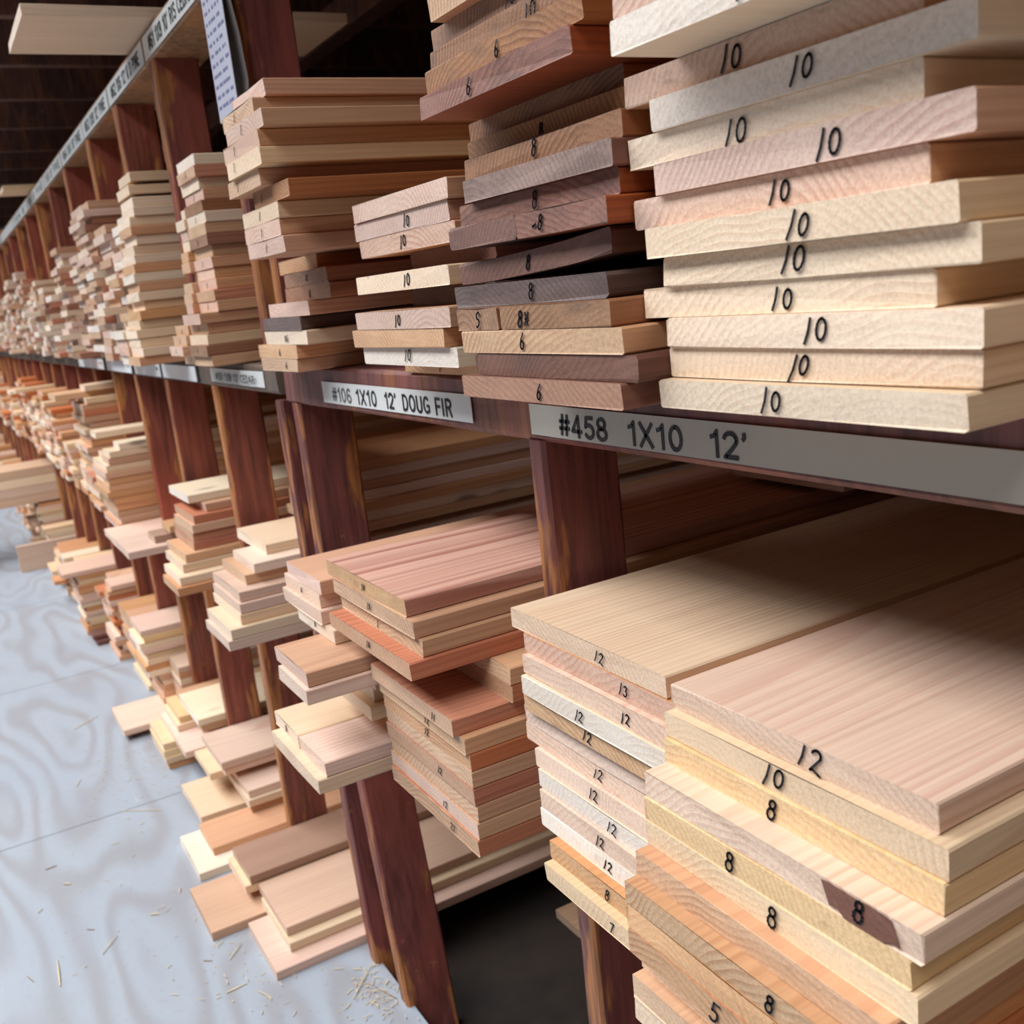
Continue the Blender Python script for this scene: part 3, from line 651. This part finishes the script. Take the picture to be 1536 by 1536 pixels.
def mark(text, h, parent, y, zc, seed):
    rnd = random.Random(seed); bm = bmesh.new(); wl = .0013*(h/.0115)
    total = sum(GL[c][1]+.2 for c in text)*h-.2*h; px = -total/2; sl = rnd.uniform(.12, .32); th = .0004
    for c in text:
        st, adv = GL[c]; k = rnd.uniform(.88, 1.1); dy = rnd.uniform(-.08, .08)
        for s in st:
            pts = [Vector((px+(a+sl*b)*h*k, (b+dy-.5)*h*k)) for a, b in s]
            for a, b in zip(pts, pts[1:]):
                d = (b-a)
                if d.length < 1e-7: continue
                d.normalize(); nrm = Vector((-d.y, d.x))*wl*.5; a2 = a-d*wl*.35; b2 = b+d*wl*.35
                q = [a2+nrm, b2+nrm, b2-nrm, a2-nrm]
                f = [bm.verts.new((-th, -p.x, p.y)) for p in q]; g = [bm.verts.new((0, -p.x, p.y)) for p in q]
                bm.faces.new(f)
                for i in range(4): bm.faces.new((f[i], g[i], g[(i+1) % 4], f[(i+1) % 4]))
        px += (adv+.2)*h
    o = link('marker_number', to_mesh(bm, 'marker_number'), [M_INK], parent, (-.0016 if parent.get('knotty') else -.0009, y, zc)); return o

ORD = 'zeroth first second third fourth fifth sixth seventh eighth ninth tenth eleventh twelfth thirteenth fourteenth fifteenth sixteenth seventeenth eighteenth nineteenth twentieth twenty-first twenty-second twenty-third'.split()
sid = 0
used = set()
for si, (desc, rows) in enumerate(STACKS):
    zs = sorted({round(r[3], 3) for r in rows})
    down = rows[0][3] > rows[-1][3]
    for r in rows:
        x, y, w, z, t, L, key, mk, mo, piece, cup, ms = r
        sid += 1
        bm = bmesh.new(); board_bm(bm, 0, -w/2, w, -t/2, t, L, cup=cup, ch=.0028 if key in ('d', 'g') else .0013, seed=sid)
        me = to_mesh(bm, 'lumber_board')
        o = link('lumber_board', me, list(WM[key]), None, (x, y+w/2, z+t/2), (0, 0, 0))
        n = zs.index(round(z, 3))+1
        mt = {'8x':' marked 8 and a scribble', '-8':' with an 8', 'x':' with a cross', 'S':' marked S', 'A':' with a scrawl', '1x':' marked 1'}.get(mk, ' marked '+mk if mk else '')
        k2 = len(zs)-n+1
        pos = (ORD[n]+' up in the ' if n > 1 else 'lowest in the ') if not down else ('top of the ' if k2 == 1 else ORD[k2]+' down in the ')
        pc = {'left piece':' left part', 'right piece':' right part', 'near piece':' near half', 'far piece':' far half'}.get(piece, '')
        lab = '%s board%s,%s %s%s' % (KIND[key][5], mt, pc, pos, desc)
        if len(lab.split()) > 16: lab = '%s board,%s %s%s' % (KIND[key][5], pc, pos, desc)
        if lab in used: lab = lab.replace('board', 'board set further left,' , 1).replace(',,', ',')
        used.add(lab)
        tag(o, lab, 'board', 'boards of the '+desc)
        if key == 'pk' and mk == '8':
            kb = bmesh.new(); kr = random.Random(5); hh = t*.5-.0008
            low = [(-w/2+.014+.0055*i, -hh+kr.uniform(0, .004)*(i in (0, 1, 8, 9))) for i in range(10)]; up_ = [(-w/2+.069-.0055*i, hh-kr.uniform(0, .0012)) for i in range(10)]
            f_ = kb.faces.new([kb.verts.new((-.0009, a_, b_)) for a_, b_ in low+up_]); g_ = bmesh.ops.extrude_face_region(kb, geom=[f_])
            for v_ in g_['geom']:
                if isinstance(v_, bmesh.types.BMVert): v_.co.x -= .0004
            o['knotty'] = 1
            tag(link('bark_knot', to_mesh(kb, 'bark_knot'), [WM['d'][1]], o), 'dark bark knot on the sawn end')
        if mk and x < .05:
            h = min(.0122*ms, t*.80)
            if mo < .012: mo = .03
            dzc = cup*(1-mo/w)**2 if cup else 0
            mark(mk, h, o, -w/2+mo, dzc+random.uniform(-.0012, .0012), sid)

# distant stacks of the same rack, too small to single out: one countless mass per rack level
def far_mass(name, label, spec, keys, seed):
    rnd = random.Random(seed); bm = bmesh.new(); mats = []
    for k in keys: mats += list(WM[k])
    for (y0, y1, z0, h, D) in spec:
        yy = y0
        while yy < y1-.08:
            w = rnd.choice((.14, .184, .235, .11)); w = min(w, y1-yy)
            if w < .06: break
            hh = h*rnd.uniform(.72, 1.05); n = int(hh/.0193); off = rnd.uniform(-.02, .02)
            for i in range(n):
                ki = rnd.randrange(len(keys)); before = len(bm.faces); bm.faces.ensure_lookup_table()
                dx = D+off+rnd.uniform(-.014, .012) - (rnd.random() < .04)*.05
                board_bm(bm, dx, yy+rnd.uniform(0, .006), w-.012, z0+.0193*i, .0188, 2.2, seed=rnd.random())
                bm.faces.ensure_lookup_table()
                for f in bm.faces[before:]: f.material_index += 2*ki
            yy += w+.004
    o = link(name, to_mesh(bm, name), mats); tag(o, label, 'lumber', kind='stuff'); return o
UP, MID, FLR = [], [], []
rr = random.Random(3)
upp = [2.60, 3.06, 3.585]+[4.05+.47*i for i in range(26)]
for i, (a, b) in enumerate(zip(upp, upp[1:])):
    UP.append((a+.058, b-.006, 1.1255, (.40, .44, .40)[i] if i < 3 else rr.uniform(.30, .45), -.055))
lop = [3.80+.46*i for i in range(26)]
for a, b in zip(lop, lop[1:]):
    MID.append((a+.044, b-.006, .635, rr.uniform(.2, .38), -.09)); FLR.append((a+.044, b-.006, .0, rr.uniform(.12, .33), -.13))
FLR.pop(0); FLR[3] = (5.87,)+FLR[3][1:]; FLR[0] = (4.31,)+FLR[0][1:]
far_mass('distant_lumber', 'far stacks of mixed boards receding along the upper rack', UP, ['p','k','t','o','kp','w','td'], 21)
far_mass('distant_lumber', 'far stacks of mixed boards receding on the middle shelf', MID, ['p','k','t','o','kp','w'], 22)
far_mass('distant_lumber', 'far stacks of pale boards receding along the floor', FLR, ['p','kp','t','w','k'], 23)

# single long boards that stick out of the rack
def loose(x, y, w, z, L, key, label, t=.019):
    bm = bmesh.new(); board_bm(bm, 0, -w/2, w, -t/2, t, L, seed=int(abs(x*1000)))
    return tag(link('lumber_board', to_mesh(bm, 'lumber_board'), list(WM[key]), None, (x, y+w/2, z+t/2)), label, 'board')
loose(-.226, 2.10, .286, 1.7715, .62, 'p', 'wide pale board overhead, sticking out over the upper rail')
loose(-.10, 4.55, .20, 1.7715, 2.6, 'p', 'small pale board end beyond the wide overhead one')
loose(-.13, 6.4, .25, 1.7715, 2.6, 't', 'furthest tan board end lying over the upper rail')
loose(-.285, 5.80, .035, .0, 1.6, 'kt', 'long tan board on edge, reaching out over the floor', t=.14)

for j, (z0, n_, lab) in enumerate(((1.1255, 20, 'unseen stacks of boards added for shade on the upper shelf, right of the numbered pale stack'), (.67, 12, 'unseen stacks of boards added for shade on the lower shelf, right of the nearest one'))):  # out-of-frame stacks, added to shade the shelf next to them
    rnd = random.Random(40+j); bm = bmesh.new()
    for y0, w in ((-.06, .24), (-.33, .24), (-.655, .24)):
        for i in range(n_): board_bm(bm, -.06+rnd.uniform(-.012, .01)+.04*j, y0+rnd.uniform(0, .01), w-.012, z0+.0193*i, .0188, 3.0, seed=rnd.random())
    for f in bm.faces: pass
    tag(link('distant_lumber' if False else 'shade_lumber_pile', to_mesh(bm, 'shade_lumber_pile'), list(WM['p'])), lab, 'lumber', kind='stuff')
for i in range(4): loose(-1.0+.03*(i % 3), 6.15, .34, .300+.05*i, 3.0, ('kt', 'kt', 'p', 'kt', 'w')[i], 'thick tan plank jutting into the aisle far left, %s up' % ORD[i+1], t=.048)
for i, y in enumerate((.92, 1.17, 1.41)): loose(.40, y, .23, -.0805, 3.0, ('kp', 't', 'kt')[i], 'dim board in the low pit behind the posts, %s from the right' % ORD[i+1])
# ------------------------------------------------------------------ rack
n = 0
def post(y, z0, z1, mat, label, x=.0, sx=.089, sy=.034, pts=None, seed=0):
    o = timber('rack_post', pts or [(x, y, z0), (x, y, z1)], sx, sy, mat, seed=seed, nseg=14)
    return tag(o, label, 'post', 'front posts of the lumber rack')
ZR = 1.065
post(.833, -.08, ZR, M_POST, 'dark stained post under the #458 label, nearest to the viewer', sy=.032, seed=2)
o = post(0, 0, 0, M_POST, 'worn dark post, near one of the doubled pair under the rail', pts=[(0, 1.473, -.08), (0, 1.549, .402), (0, 1.576, .80), (0, 1.576, ZR)], seed=3)
post(0, 0, 0, M_POST, 'plain dark post, far one of the doubled pair under the rail', pts=[(0, 1.622, -.08), (0, 1.664, .35), (0, 1.668, ZR)], seed=4)
post(2.105, -.08, ZR+.01, M_POST_RED, 'dark post with pale worn patches, below the long grey label', seed=5)
post(2.588, -.08, ZR+.01, M_POST_RED, 'reddish post below the nearest white card', seed=6)
post(2.995, -.08, ZR+.01, M_POST_RED, 'reddish post below the second white card', seed=7)
post(3.40, -.08, ZR+.01, M_POST_RED, 'reddish post below the farthest white card', seed=8)
for i in range(22): post(3.80+.46*i, -.08, ZR+.01, M_POST_RED, 'small reddish post, %s in the far row under the rail' % ORD[i+1], seed=10+i)
zu0, zu1 = 1.1265, 1.713
post(1.585, zu0, 2.2, M_POST, 'upper dark post behind the paper sheet, near one', seed=31)
post(1.685, zu0, 2.2, M_POST, 'upper dark post behind the paper sheet, far one', seed=32)
post(2.155, zu0, zu1, M_POST, 'upper post with an orange worn edge, left of the sheet', sy=.045, seed=33)
post(2.60, zu0, zu1, M_POST_RED, 'upper reddish post behind the tall pale stack', sy=.045, seed=34)
post(3.06, zu0, zu1, M_POST_RED, 'upper reddish post past the tall pale stack', sy=.045, seed=35)
post(3.585, zu0, zu1, M_POST_RED, 'upper orange-red post, second past the tall pale stack', sy=.05, seed=36)
for i in range(22): post(4.05+.47*i, zu0, zu1, M_POST_RED, 'small upper reddish post, %s in the far upper row' % ORD[i+1], seed=50+i)
tag(timber('rack_rail', [(0, -1.2, ZR), (0, 1.632, ZR)], .088, .060, M_RAIL, axis='y', seed=61, nseg=20), 'near dark red shelf rail carrying the big printed labels', 'rail')
tag(timber('rack_rail', [(0, 1.672, ZR+.0105), (0, 16.0, ZR+.0105)], .088, .0482, M_RAIL_GREY, axis='y', seed=62, nseg=60), 'grey weathered shelf rail running off past the doubled post', 'rail')
tag(timber('rack_rail', [(-.0, 1.735, 1.7135), (-.0, 16.0, 1.7135)], .11, .055, M_PLANK, axis='y', seed=63, nseg=60, ch=.003), 'upper brown rail carrying a row of small label strips', 'rail')
def bearer(y0, y1, z, seed, lab, x=.094): tag(timber('shelf_bearer', [(x, y0, z-.052), (x, y1, z-.052)], .045, .050, M_POST, axis='y', seed=seed), lab, 'bearer')
bearer(-1.0, .82, .668, 71, 'dark bearer holding up the nearest lower stacks')
bearer(.84, 1.70, .634, 72, 'dark bearer under the orange-sided lower stack')
bearer(1.72, 15.9, .634, 73, 'dark bearer running off behind the middle shelf posts')
for i, (x, z) in enumerate(((1.4, ZR+.001), (2.7, ZR+.001), (1.4, .578), (2.7, .578))):
    tag(timber('shelf_bearer', [(x, -1.2, z), (x, 15.9, z)], .05, .05 if z < 1 else .055, M_DARK, axis='y', seed=80+i, nseg=30), 'dark inner bearer at the %s, %s shelf' % (('middle' if x < 2 else 'back'), ('upper' if z > 1 else 'lower')), 'bearer')
for i, y in enumerate((-.4, .835, 1.62, 2.11, 2.59, 3.0)):
    for j, x in enumerate((1.46, 2.76)):
        tag(timber('inner_post', [(x, y, -.08), (x, y, 2.3)], .04, .03, M_DARK, seed=90+i*2+j, nseg=4), 'dark inner post deep in the rack, %s from the near end, %s row' % (ORD[i+1], ('middle', 'back')[j]), 'post')

# ------------------------------------------------------------------ labels
BL = {                                                             # plain sans capitals as strokes, (strokes, width) in units of the cap height
 '#': ([[(.20,.97),(.10,.03)],[(.46,.97),(.36,.03)],[(.02,.66),(.56,.66)],[(.0,.34),(.54,.34)]], .57),
 '1': ([[(.06,.74),(.20,.80),(.28,.96),(.28,0)]], .40),
 '2': ([arc(.27,.70,.22,.24,175,-30,9)+[(.30,.34),(.06,.06),(.52,.06)]], .55),
 '3': ([arc(.26,.74,.2,.2,160,-80,8),arc(.26,.30,.22,.25,85,-160,9)], .54),
 '4': ([[(.38,0),(.38,.95),(.04,.27),(.54,.27)]], .57),
 '5': ([[(.49,.93),(.15,.93),(.10,.52)]+arc(.27,.33,.22,.28,125,-155,10)], .54),
 '6': ([arc(.29,.62,.21,.33,35,180,7)+arc(.28,.30,.21,.25,180,540,14)], .56),
 '8': ([arc(.28,.73,.18,.21,-90,270,12),arc(.28,.28,.22,.24,90,450,12)], .57),
 '0': ([arc(.27,.5,.21,.45,90,450,16)], .55),
 'X': ([[(.04,0),(.54,.97)],[(.04,.97),(.54,0)]], .58),
 "'": ([[(.10,.98),(.12,.84),(.06,.74)]], .20),
 '/': ([[(.02,0),(.34,.97)]], .36),
 'A': ([[(.02,0),(.29,.96),(.56,0)],[(.12,.33),(.46,.33)]], .58),
 'C': ([arc(.31,.5,.25,.44,40,320,12)], .58),
 'D': ([[(.08,.05),(.08,.93),(.26,.93)]+arc(.26,.49,.26,.44,80,-80,9)+[(.08,.05)]], .60),
 'E': ([[(.50,.93),(.08,.93),(.08,.05),(.50,.05)],[(.08,.5),(.46,.5)]], .53),
 'F': ([[(.48,.93),(.08,.93),(.08,0)],[(.08,.5),(.44,.5)]], .51),
 'G': ([arc(.31,.5,.25,.44,45,300,12)+[(.54,.14),(.54,.46),(.34,.46)]], .63),
 'I': ([[(.10,0),(.10,.97)]], .22),
 'K': ([[(.08,0),(.08,.97)],[(.52,.97),(.10,.42)],[(.22,.55),(.54,0)]], .56),
 'M': ([[(.08,0),(.08,.94),(.34,.1),(.60,.94),(.60,0)]], .68),
 'N': ([[(.08,0),(.08,.95),(.50,.05),(.50,.97)]], .58),
 'O': ([arc(.31,.5,.26,.45,90,450,18)], .63),
 'P': ([[(.08,0),(.08,.93),(.30,.93)]+arc(.30,.70,.21,.23,80,-80,7)+[(.08,.47)]], .55),
 'R': ([[(.08,0),(.08,.93),(.30,.93)]+arc(.30,.71,.21,.22,80,-80,7)+[(.08,.48)],[(.32,.48),(.52,0)]], .58),
 'S': ([arc(.28,.72,.2,.22,25,255,8)+arc(.28,.28,.22,.24,75,-155,9)], .56),
 'U': ([[(.08,.97),(.08,.32)]+arc(.30,.30,.22,.26,180,360,9)+[(.52,.97)]], .60),
 ' ': ([], .30),
}
def text_part(s, h, parent, yl, yr, zb, mat=None, bold=.165, name='lettering', x=-.0012):
    adv = [BL[c][1]+.10 for c in s]; k = (yl-yr)/(sum(adv)-.10); bm = bmesh.new(); px = 0.0; wl = h*bold*.5
    for c, a_ in zip(s, adv):
        for st_ in BL[c][0]:
            pts = [Vector(((px+a)*k, b*h)) for a, b in st_]
            for a, b in zip(pts, pts[1:]):
                d = b-a
                if d.length < 1e-7: continue
                d.normalize(); n_ = Vector((-d.y, d.x))*wl; e = d*wl*.3
                bm.faces.new([bm.verts.new((0, -p.x, p.y)) for p in (a+n_-e, b+n_+e, b-n_+e, a-n_-e)])
            for p in pts[1:-1]:
                bm.faces.new([bm.verts.new((-.00002, -(p.x+wl*math.cos(q*math.pi/4)), p.y+wl*math.sin(q*math.pi/4))) for q in range(8)])
        px += a_
    g = bmesh.ops.extrude_face_region(bm, geom=bm.faces[:])
    for v in g['geom']:
        if isinstance(v, bmesh.types.BMVert): v.co.x -= .0003
    return link(name, to_mesh(bm, name), [mat or M_PRINT], parent, (x, yl, zb))
def label(y0, y1, z0, z1, mat, lab, x=-.0015, curl=0, cat='label', name='shelf_label', t=.0008):
    bm = bmesh.new(); n = 12; g = []
    for i in range(n+1):
        f = i/n; y = y1+(y0-y1)*f
        g.append([bm.verts.new((xx-curl*math.sin(math.pi*f)*.5, y, z)) for xx, z in ((0, z0), (0, z1), (-t, z1), (-t, z0))])
    for a, b in zip(g, g[1:]):
        for i in range(4): bm.faces.new((a[i], b[i], b[(i+1) % 4], a[(i+1) % 4]))
    bm.faces.new(g[0]); bm.faces.new(list(reversed(g[-1])))
    return tag(link(name, to_mesh(bm, name), [mat], None, (x, 0, 0)), lab, cat)
l = label(.10, .849, 1.0715, 1.1015, M_LABEL_SHADE, 'long grey label reading #458 1X10 12 feet on the near rail')
text_part("#458", .0205, l, .796, .719, 1.0745); text_part("1X10", .0205, l, .690, .617, 1.0745); text_part("12'", .0205, l, .586, .545, 1.0745)
l = label(.972, 1.445, 1.0740, 1.1050, M_LABEL, 'grey label reading #106 1X10 12 feet DOUG FIR')
text_part("#106", .0200, l, 1.403, 1.329, 1.078, mat=plain("faded_print", (.42,.42,.44), .5)); text_part("1X10", .0205, l, 1.311, 1.238, 1.078); text_part("12'", .0205, l, 1.211, 1.174, 1.0778); text_part("DOUG FIR", .0205, l, 1.155, 1.019, 1.0778)
l = label(1.742, 2.115, 1.0845, 1.1125, M_LABEL, 'curling grey label ending in CEDAR on the weathered rail', curl=.006)
text_part("#50 1X8 10' CEDAR", .0145, l, 2.055, 1.782, 1.0905, x=-.0062)
for i, (a, b) in enumerate(((2.245, 2.60), (2.625, 2.98), (3.03, 3.47), (3.53, 4.15))):
    h = label(a-.02, b+.012, 1.077, 1.1165, M_HOLD, 'black card holder with a white card, %s past the curling label' % ('nearest', 'second', 'third', 'fourth')[i], cat='label holder', name='card_holder', t=.0012)
    bm = bmesh.new(); box(bm, -.0022, -.0013, a, b-.004, 1.0795, 1.1125)
    link('white_card', to_mesh(bm, 'white_card'), [M_CARD], h, (0, 0, 0))
    if i: text_part('1X6', .008, h, a+.15*(b-a), a+.05*(b-a), 1.096, name='lettering', x=-.0024)
US = [(1.76, 2.205, "#61 1X8 10' RIS CEDAR", .98), (2.222, 2.655, "#62 1X6 12' K D PINE", .95), (2.668, 3.09, "#63 1X8 12' PINE", .95), (3.10, 3.58, "#64 1X4 10' PINE", .95), (3.60, 4.1, "1X6 8' PINE", .95), (4.12, 4.8, "1X4 8' PINE", .95), (4.82, 5.5, "1X4 6'", 1), (5.52, 6.3, '', 1), (6.32, 7.2, '', 1)]
for i, (a, b, s, k) in enumerate(US):
    l = label(a, b, 1.7175, 1.7605, M_LABEL, 'grey label strip on the upper rail, %s from the viewer' % ORD[i+1])
    if s: text_part(s, .026, l, b-.05, a+.04, 1.7255)
# price sheet on the upper doubled post
bm = bmesh.new(); n = 10; g = []
for i in range(n+1):
    z = -.62+.62*i/n; c = .006*math.sin(i*1.3)
    g.append([bm.verts.new(q) for q in ((c, .066, z), (c-.0015+.004*math.sin(i), 0, z), (c, -.066, z), (c+.001, -.066, z), (c+.001, .066, z))])
for a, b in zip(g, g[1:]):
    for i in range(5): bm.faces.new((a[i], b[i], b[(i+1) % 5], a[(i+1) % 5]))
sh = link('price_sheet', to_mesh(bm, 'price_sheet'), [M_SLEEVE], None, (-.0075, 1.638, 2.11))
tag(sh, 'printed price sheet in a plastic sleeve on the upper post', 'price sheet')
bm = bmesh.new(); box(bm, -.0015, -.0006, -.054, .054, -.60, -.03); pg = link('paper_page', to_mesh(bm, 'paper_page'), [M_PAPER], sh, (-.010, 0, 0))
bm = bmesh.new(); rnd = random.Random(4)
for r_ in range(36):
    z = -.05-.0152*r_
    if rnd.random() < .1: continue
    y = .046
    while y > -.040:
        w = rnd.uniform(.004, .018)
        if y-w > -.048: box(bm, -.0019, -.0014, y-w, y, z, z+.0048)
        y -= w+rnd.uniform(.002, .012)
link('printed_lines', to_mesh(bm, 'printed_lines'), [plain('blue_grey_print', (.42,.44,.58), .6)], pg, (0, 0, 0))

# ------------------------------------------------------------------ setting
def st(name, x0, x1, y0, y1, z0, z1, mat):
    bm = bmesh.new(); box(bm, x0, x1, y0, y1, z0, z1); return tag(link(name, to_mesh(bm, name), [mat]), kind='structure')
st('floor', -4, .012, -4, 24, -.03, 0, M_FLOOR)
st('ground_slab_1', .013, 3.6, -4, 24, -.14, -.081, M_PIT)  # ground of the low pit behind the posts
st('ground_slab_2', -14, -4.001, -14, 40, -.14, -.05, M_GROUND)  # outdoor ground, out of view, added to stop sky light from below
st('sky_block_wall', -4.3, -4.15, -4, 12, -.05, 3.0, M_WALL)  # unseen wall, added to block the low sky
st('wall_back', 3.6, 3.7, -4, 24, -.14, 3.2, M_DARK)
st('shade_wall_right', -4, 3.6, -3.1, -3, -.03, 3.2, M_DARK)  # unseen wall, added to darken the board sides that face it
st('ceiling', -.78, 3.6, -3, 24, 2.62, 2.68, M_DARK)
for i, y in enumerate((2.7, 3.45, 4.21, 4.95, 5.65, 6.42, 7.2, 7.95, 8.7, 9.4, 10.2, 11.0, 12)):
    tag(timber('ceiling_joist', [(-.78, y, 2.32), (3.58, y, 2.32)], .05, .24 if i > 1 else .2, M_DARK, axis='x', seed=200+i, nseg=6), 'dark roof joist, %s counted from the near end' % ORD[i+1], 'joist')
tag(timber('roof_beam', [(1.1, -3, 2.2), (1.1, 20, 2.2)], .09, .115, M_DARK, axis='y', seed=230, nseg=20), 'dark beam running under the roof joists', 'beam')

# splinters and shavings on the floor
SP = [(-0.498, 2.446, -0.473, 2.447), (-0.432, 2.015, -0.398, 2.057), (-0.531, 2.262, -0.52, 2.272), (-0.519, 1.96, -0.514, 2.053), (-0.562, 2.01, -0.571, 2.036), (-0.226, 1.827, -0.193, 1.863), (-0.257, 1.733, -0.218, 1.735), (-0.192, 1.664, -0.208, 1.70), (-0.27, 1.857, -0.255, 1.845), (-0.327, 2.088, -0.308, 2.077), (-0.378, 2.861, -0.362, 2.9), (-0.256, 2.13, -0.251, 2.152), (-0.007, 1.52, -0.026, 1.575), (-0.071, 1.567, -0.01, 1.633), (-0.253, 2.639, -0.256, 2.67), (-0.47, 2.348, -0.454, 2.335), (-0.449, 2.124, -0.435, 2.112), (-0.30, 2.62, -0.21, 2.55), (-0.33, 3.3, -0.25, 3.36)]
for i, (a, b, c, d) in enumerate(SP):
    L = math.hypot(c-a, d-b); L2 = min(L, .12); w = .0016 if i % 3 else .003
    bm = bmesh.new(); v = []
    for k in range(5):
        f = k/4; ww = w*(1-abs(f-.4)*1.1); zz = .0012+.002*math.sin(f*3.1)*(i % 2)
        v.append([bm.verts.new(((f-.5)*L2, ww*s, zz+h)) for s, h in ((-.5, -.0008), (.5, -.0008), (.5, .0006), (-.5, .0006))])
    for p, q in zip(v, v[1:]):
        for j in range(4): bm.faces.new((p[j], q[j], q[(j+1) % 4], p[(j+1) % 4]))
    bm.faces.new(v[0]); bm.faces.new(list(reversed(v[-1])))
    tag(link('wood_splinter', to_mesh(bm, 'wood_splinter'), [M_STRAW if i % 4 else M_STRAW2], None, ((a+c)/2, (b+d)/2, .0006), (0, 0, math.atan2(d-b, c-a))), 'thin wood splinter lying loose on the grey plywood floor', 'splinter', 'splinters on the floor')
def shavings(cx, cy, rx, ry, n, lab, seed):
    rnd = random.Random(seed); bm = bmesh.new()
    for _ in range(n):
        x, y = rnd.gauss(0, rx), rnd.gauss(0, ry)
        if cx+x > .005: x = -cx-.006-abs(x)*.5 if cx < 0 else -.02
        a = rnd.uniform(0, math.pi); L = rnd.uniform(.003, .018); w = rnd.uniform(.0002, .0007); z = rnd.uniform(.0004, .003); bend = rnd.uniform(-.3, .3)
        p = [Vector((x, y, z))]; aa = a
        for _k in range(3): p.append(p[-1]+Vector((math.cos(aa), math.sin(aa), 0))*L/3); aa += bend
        for q, r_ in zip(p, p[1:]):
            d = (r_-q).normalized(); s = Vector((-d.y, d.x, 0))*w
            lo = [bm.verts.new(c_) for c_ in (q-s, q+s, r_+s, r_-s)]; hi = [bm.verts.new(c_.co+Vector((0, 0, .0007))) for c_ in lo]
            bm.faces.new(hi); bm.faces.new(list(reversed(lo)))
            for j in range(4): bm.faces.new((lo[j], lo[(j+1) % 4], hi[(j+1) % 4], hi[j]))
    tag(link('wood_shavings', to_mesh(bm, 'wood_shavings'), [M_STRAW], None, (cx, cy, .0006)), lab, 'shavings', kind='stuff')
shavings(-.03, 1.56, .03, .05, 90, 'straw-like shavings heaped at the foot of the doubled post', 1)
shavings(-.21, 1.75, .05, .10, 50, 'shavings scattered before the nearest floor stack', 2)
shavings(-.20, 2.85, .08, .16, 110, 'shavings scattered before the farther floor piles', 3)
shavings(-.36, 2.3, .13, .5, 50, 'sparse chips strewn over the open aisle floor', 4)

# ------------------------------------------------------------------ light and camera
w = bpy.data.worlds.new('sky'); bpy.context.scene.world = w; w.use_nodes = True
nt = w.node_tree; bg = nt.nodes['Background']; bg.inputs[0].default_value = (.80, .88, 1.0, 1); bg.inputs[1].default_value = .16
def area(name, loc, rot, sx, sy, power, col):
    l = bpy.data.lights.new(name, 'AREA'); l.shape = 'RECTANGLE'; l.size = sx; l.size_y = sy; l.energy = power; l.color = col
    o = bpy.data.objects.new(name, l); C.objects.link(o); o.location = loc; o.rotation_euler = rot; return o
sky = area('open_side_daylight', (-2.75, 4.5, 5.4), (0, 0, 0), 2.6, 14.0, 1150, (.95, .97, 1.0))
sky.rotation_euler = (Vector((.0, 2.5, .9))-Vector((-2.6, 4.5, 3.9))).to_track_quat('-Z', 'Y').to_euler()
sky.rotation_euler = (0, math.radians(-32), 0)
cam = bpy.data.cameras.new('camera'); co = bpy.data.objects.new('camera', cam); C.objects.link(co)
R = [[0.859601, -0.4996862, -0.1067697], [-0.2023447, -0.1410172, -0.9691082], [0.4691936, 0.8546507, -0.2223274]]
co.matrix_world = Matrix(((R[0][0], -R[1][0], -R[2][0], -.5), (R[0][1], -R[1][1], -R[2][1], 0), (R[0][2], -R[1][2], -R[2][2], 1.22), (0, 0, 0, 1)))
cam.sensor_width = 36; cam.lens = 36*1516.7/1536; cam.clip_start = .02
cam.dof.use_dof = True; cam.dof.focus_distance = .85; cam.dof.aperture_fstop = 11
s = bpy.context.scene; s.camera = co
s.view_settings.view_transform = 'Standard'; s.view_settings.look = 'None'; s.view_settings.gamma = 1; s.view_settings.use_curve_mapping = False
s.view_settings.exposure = 0.0
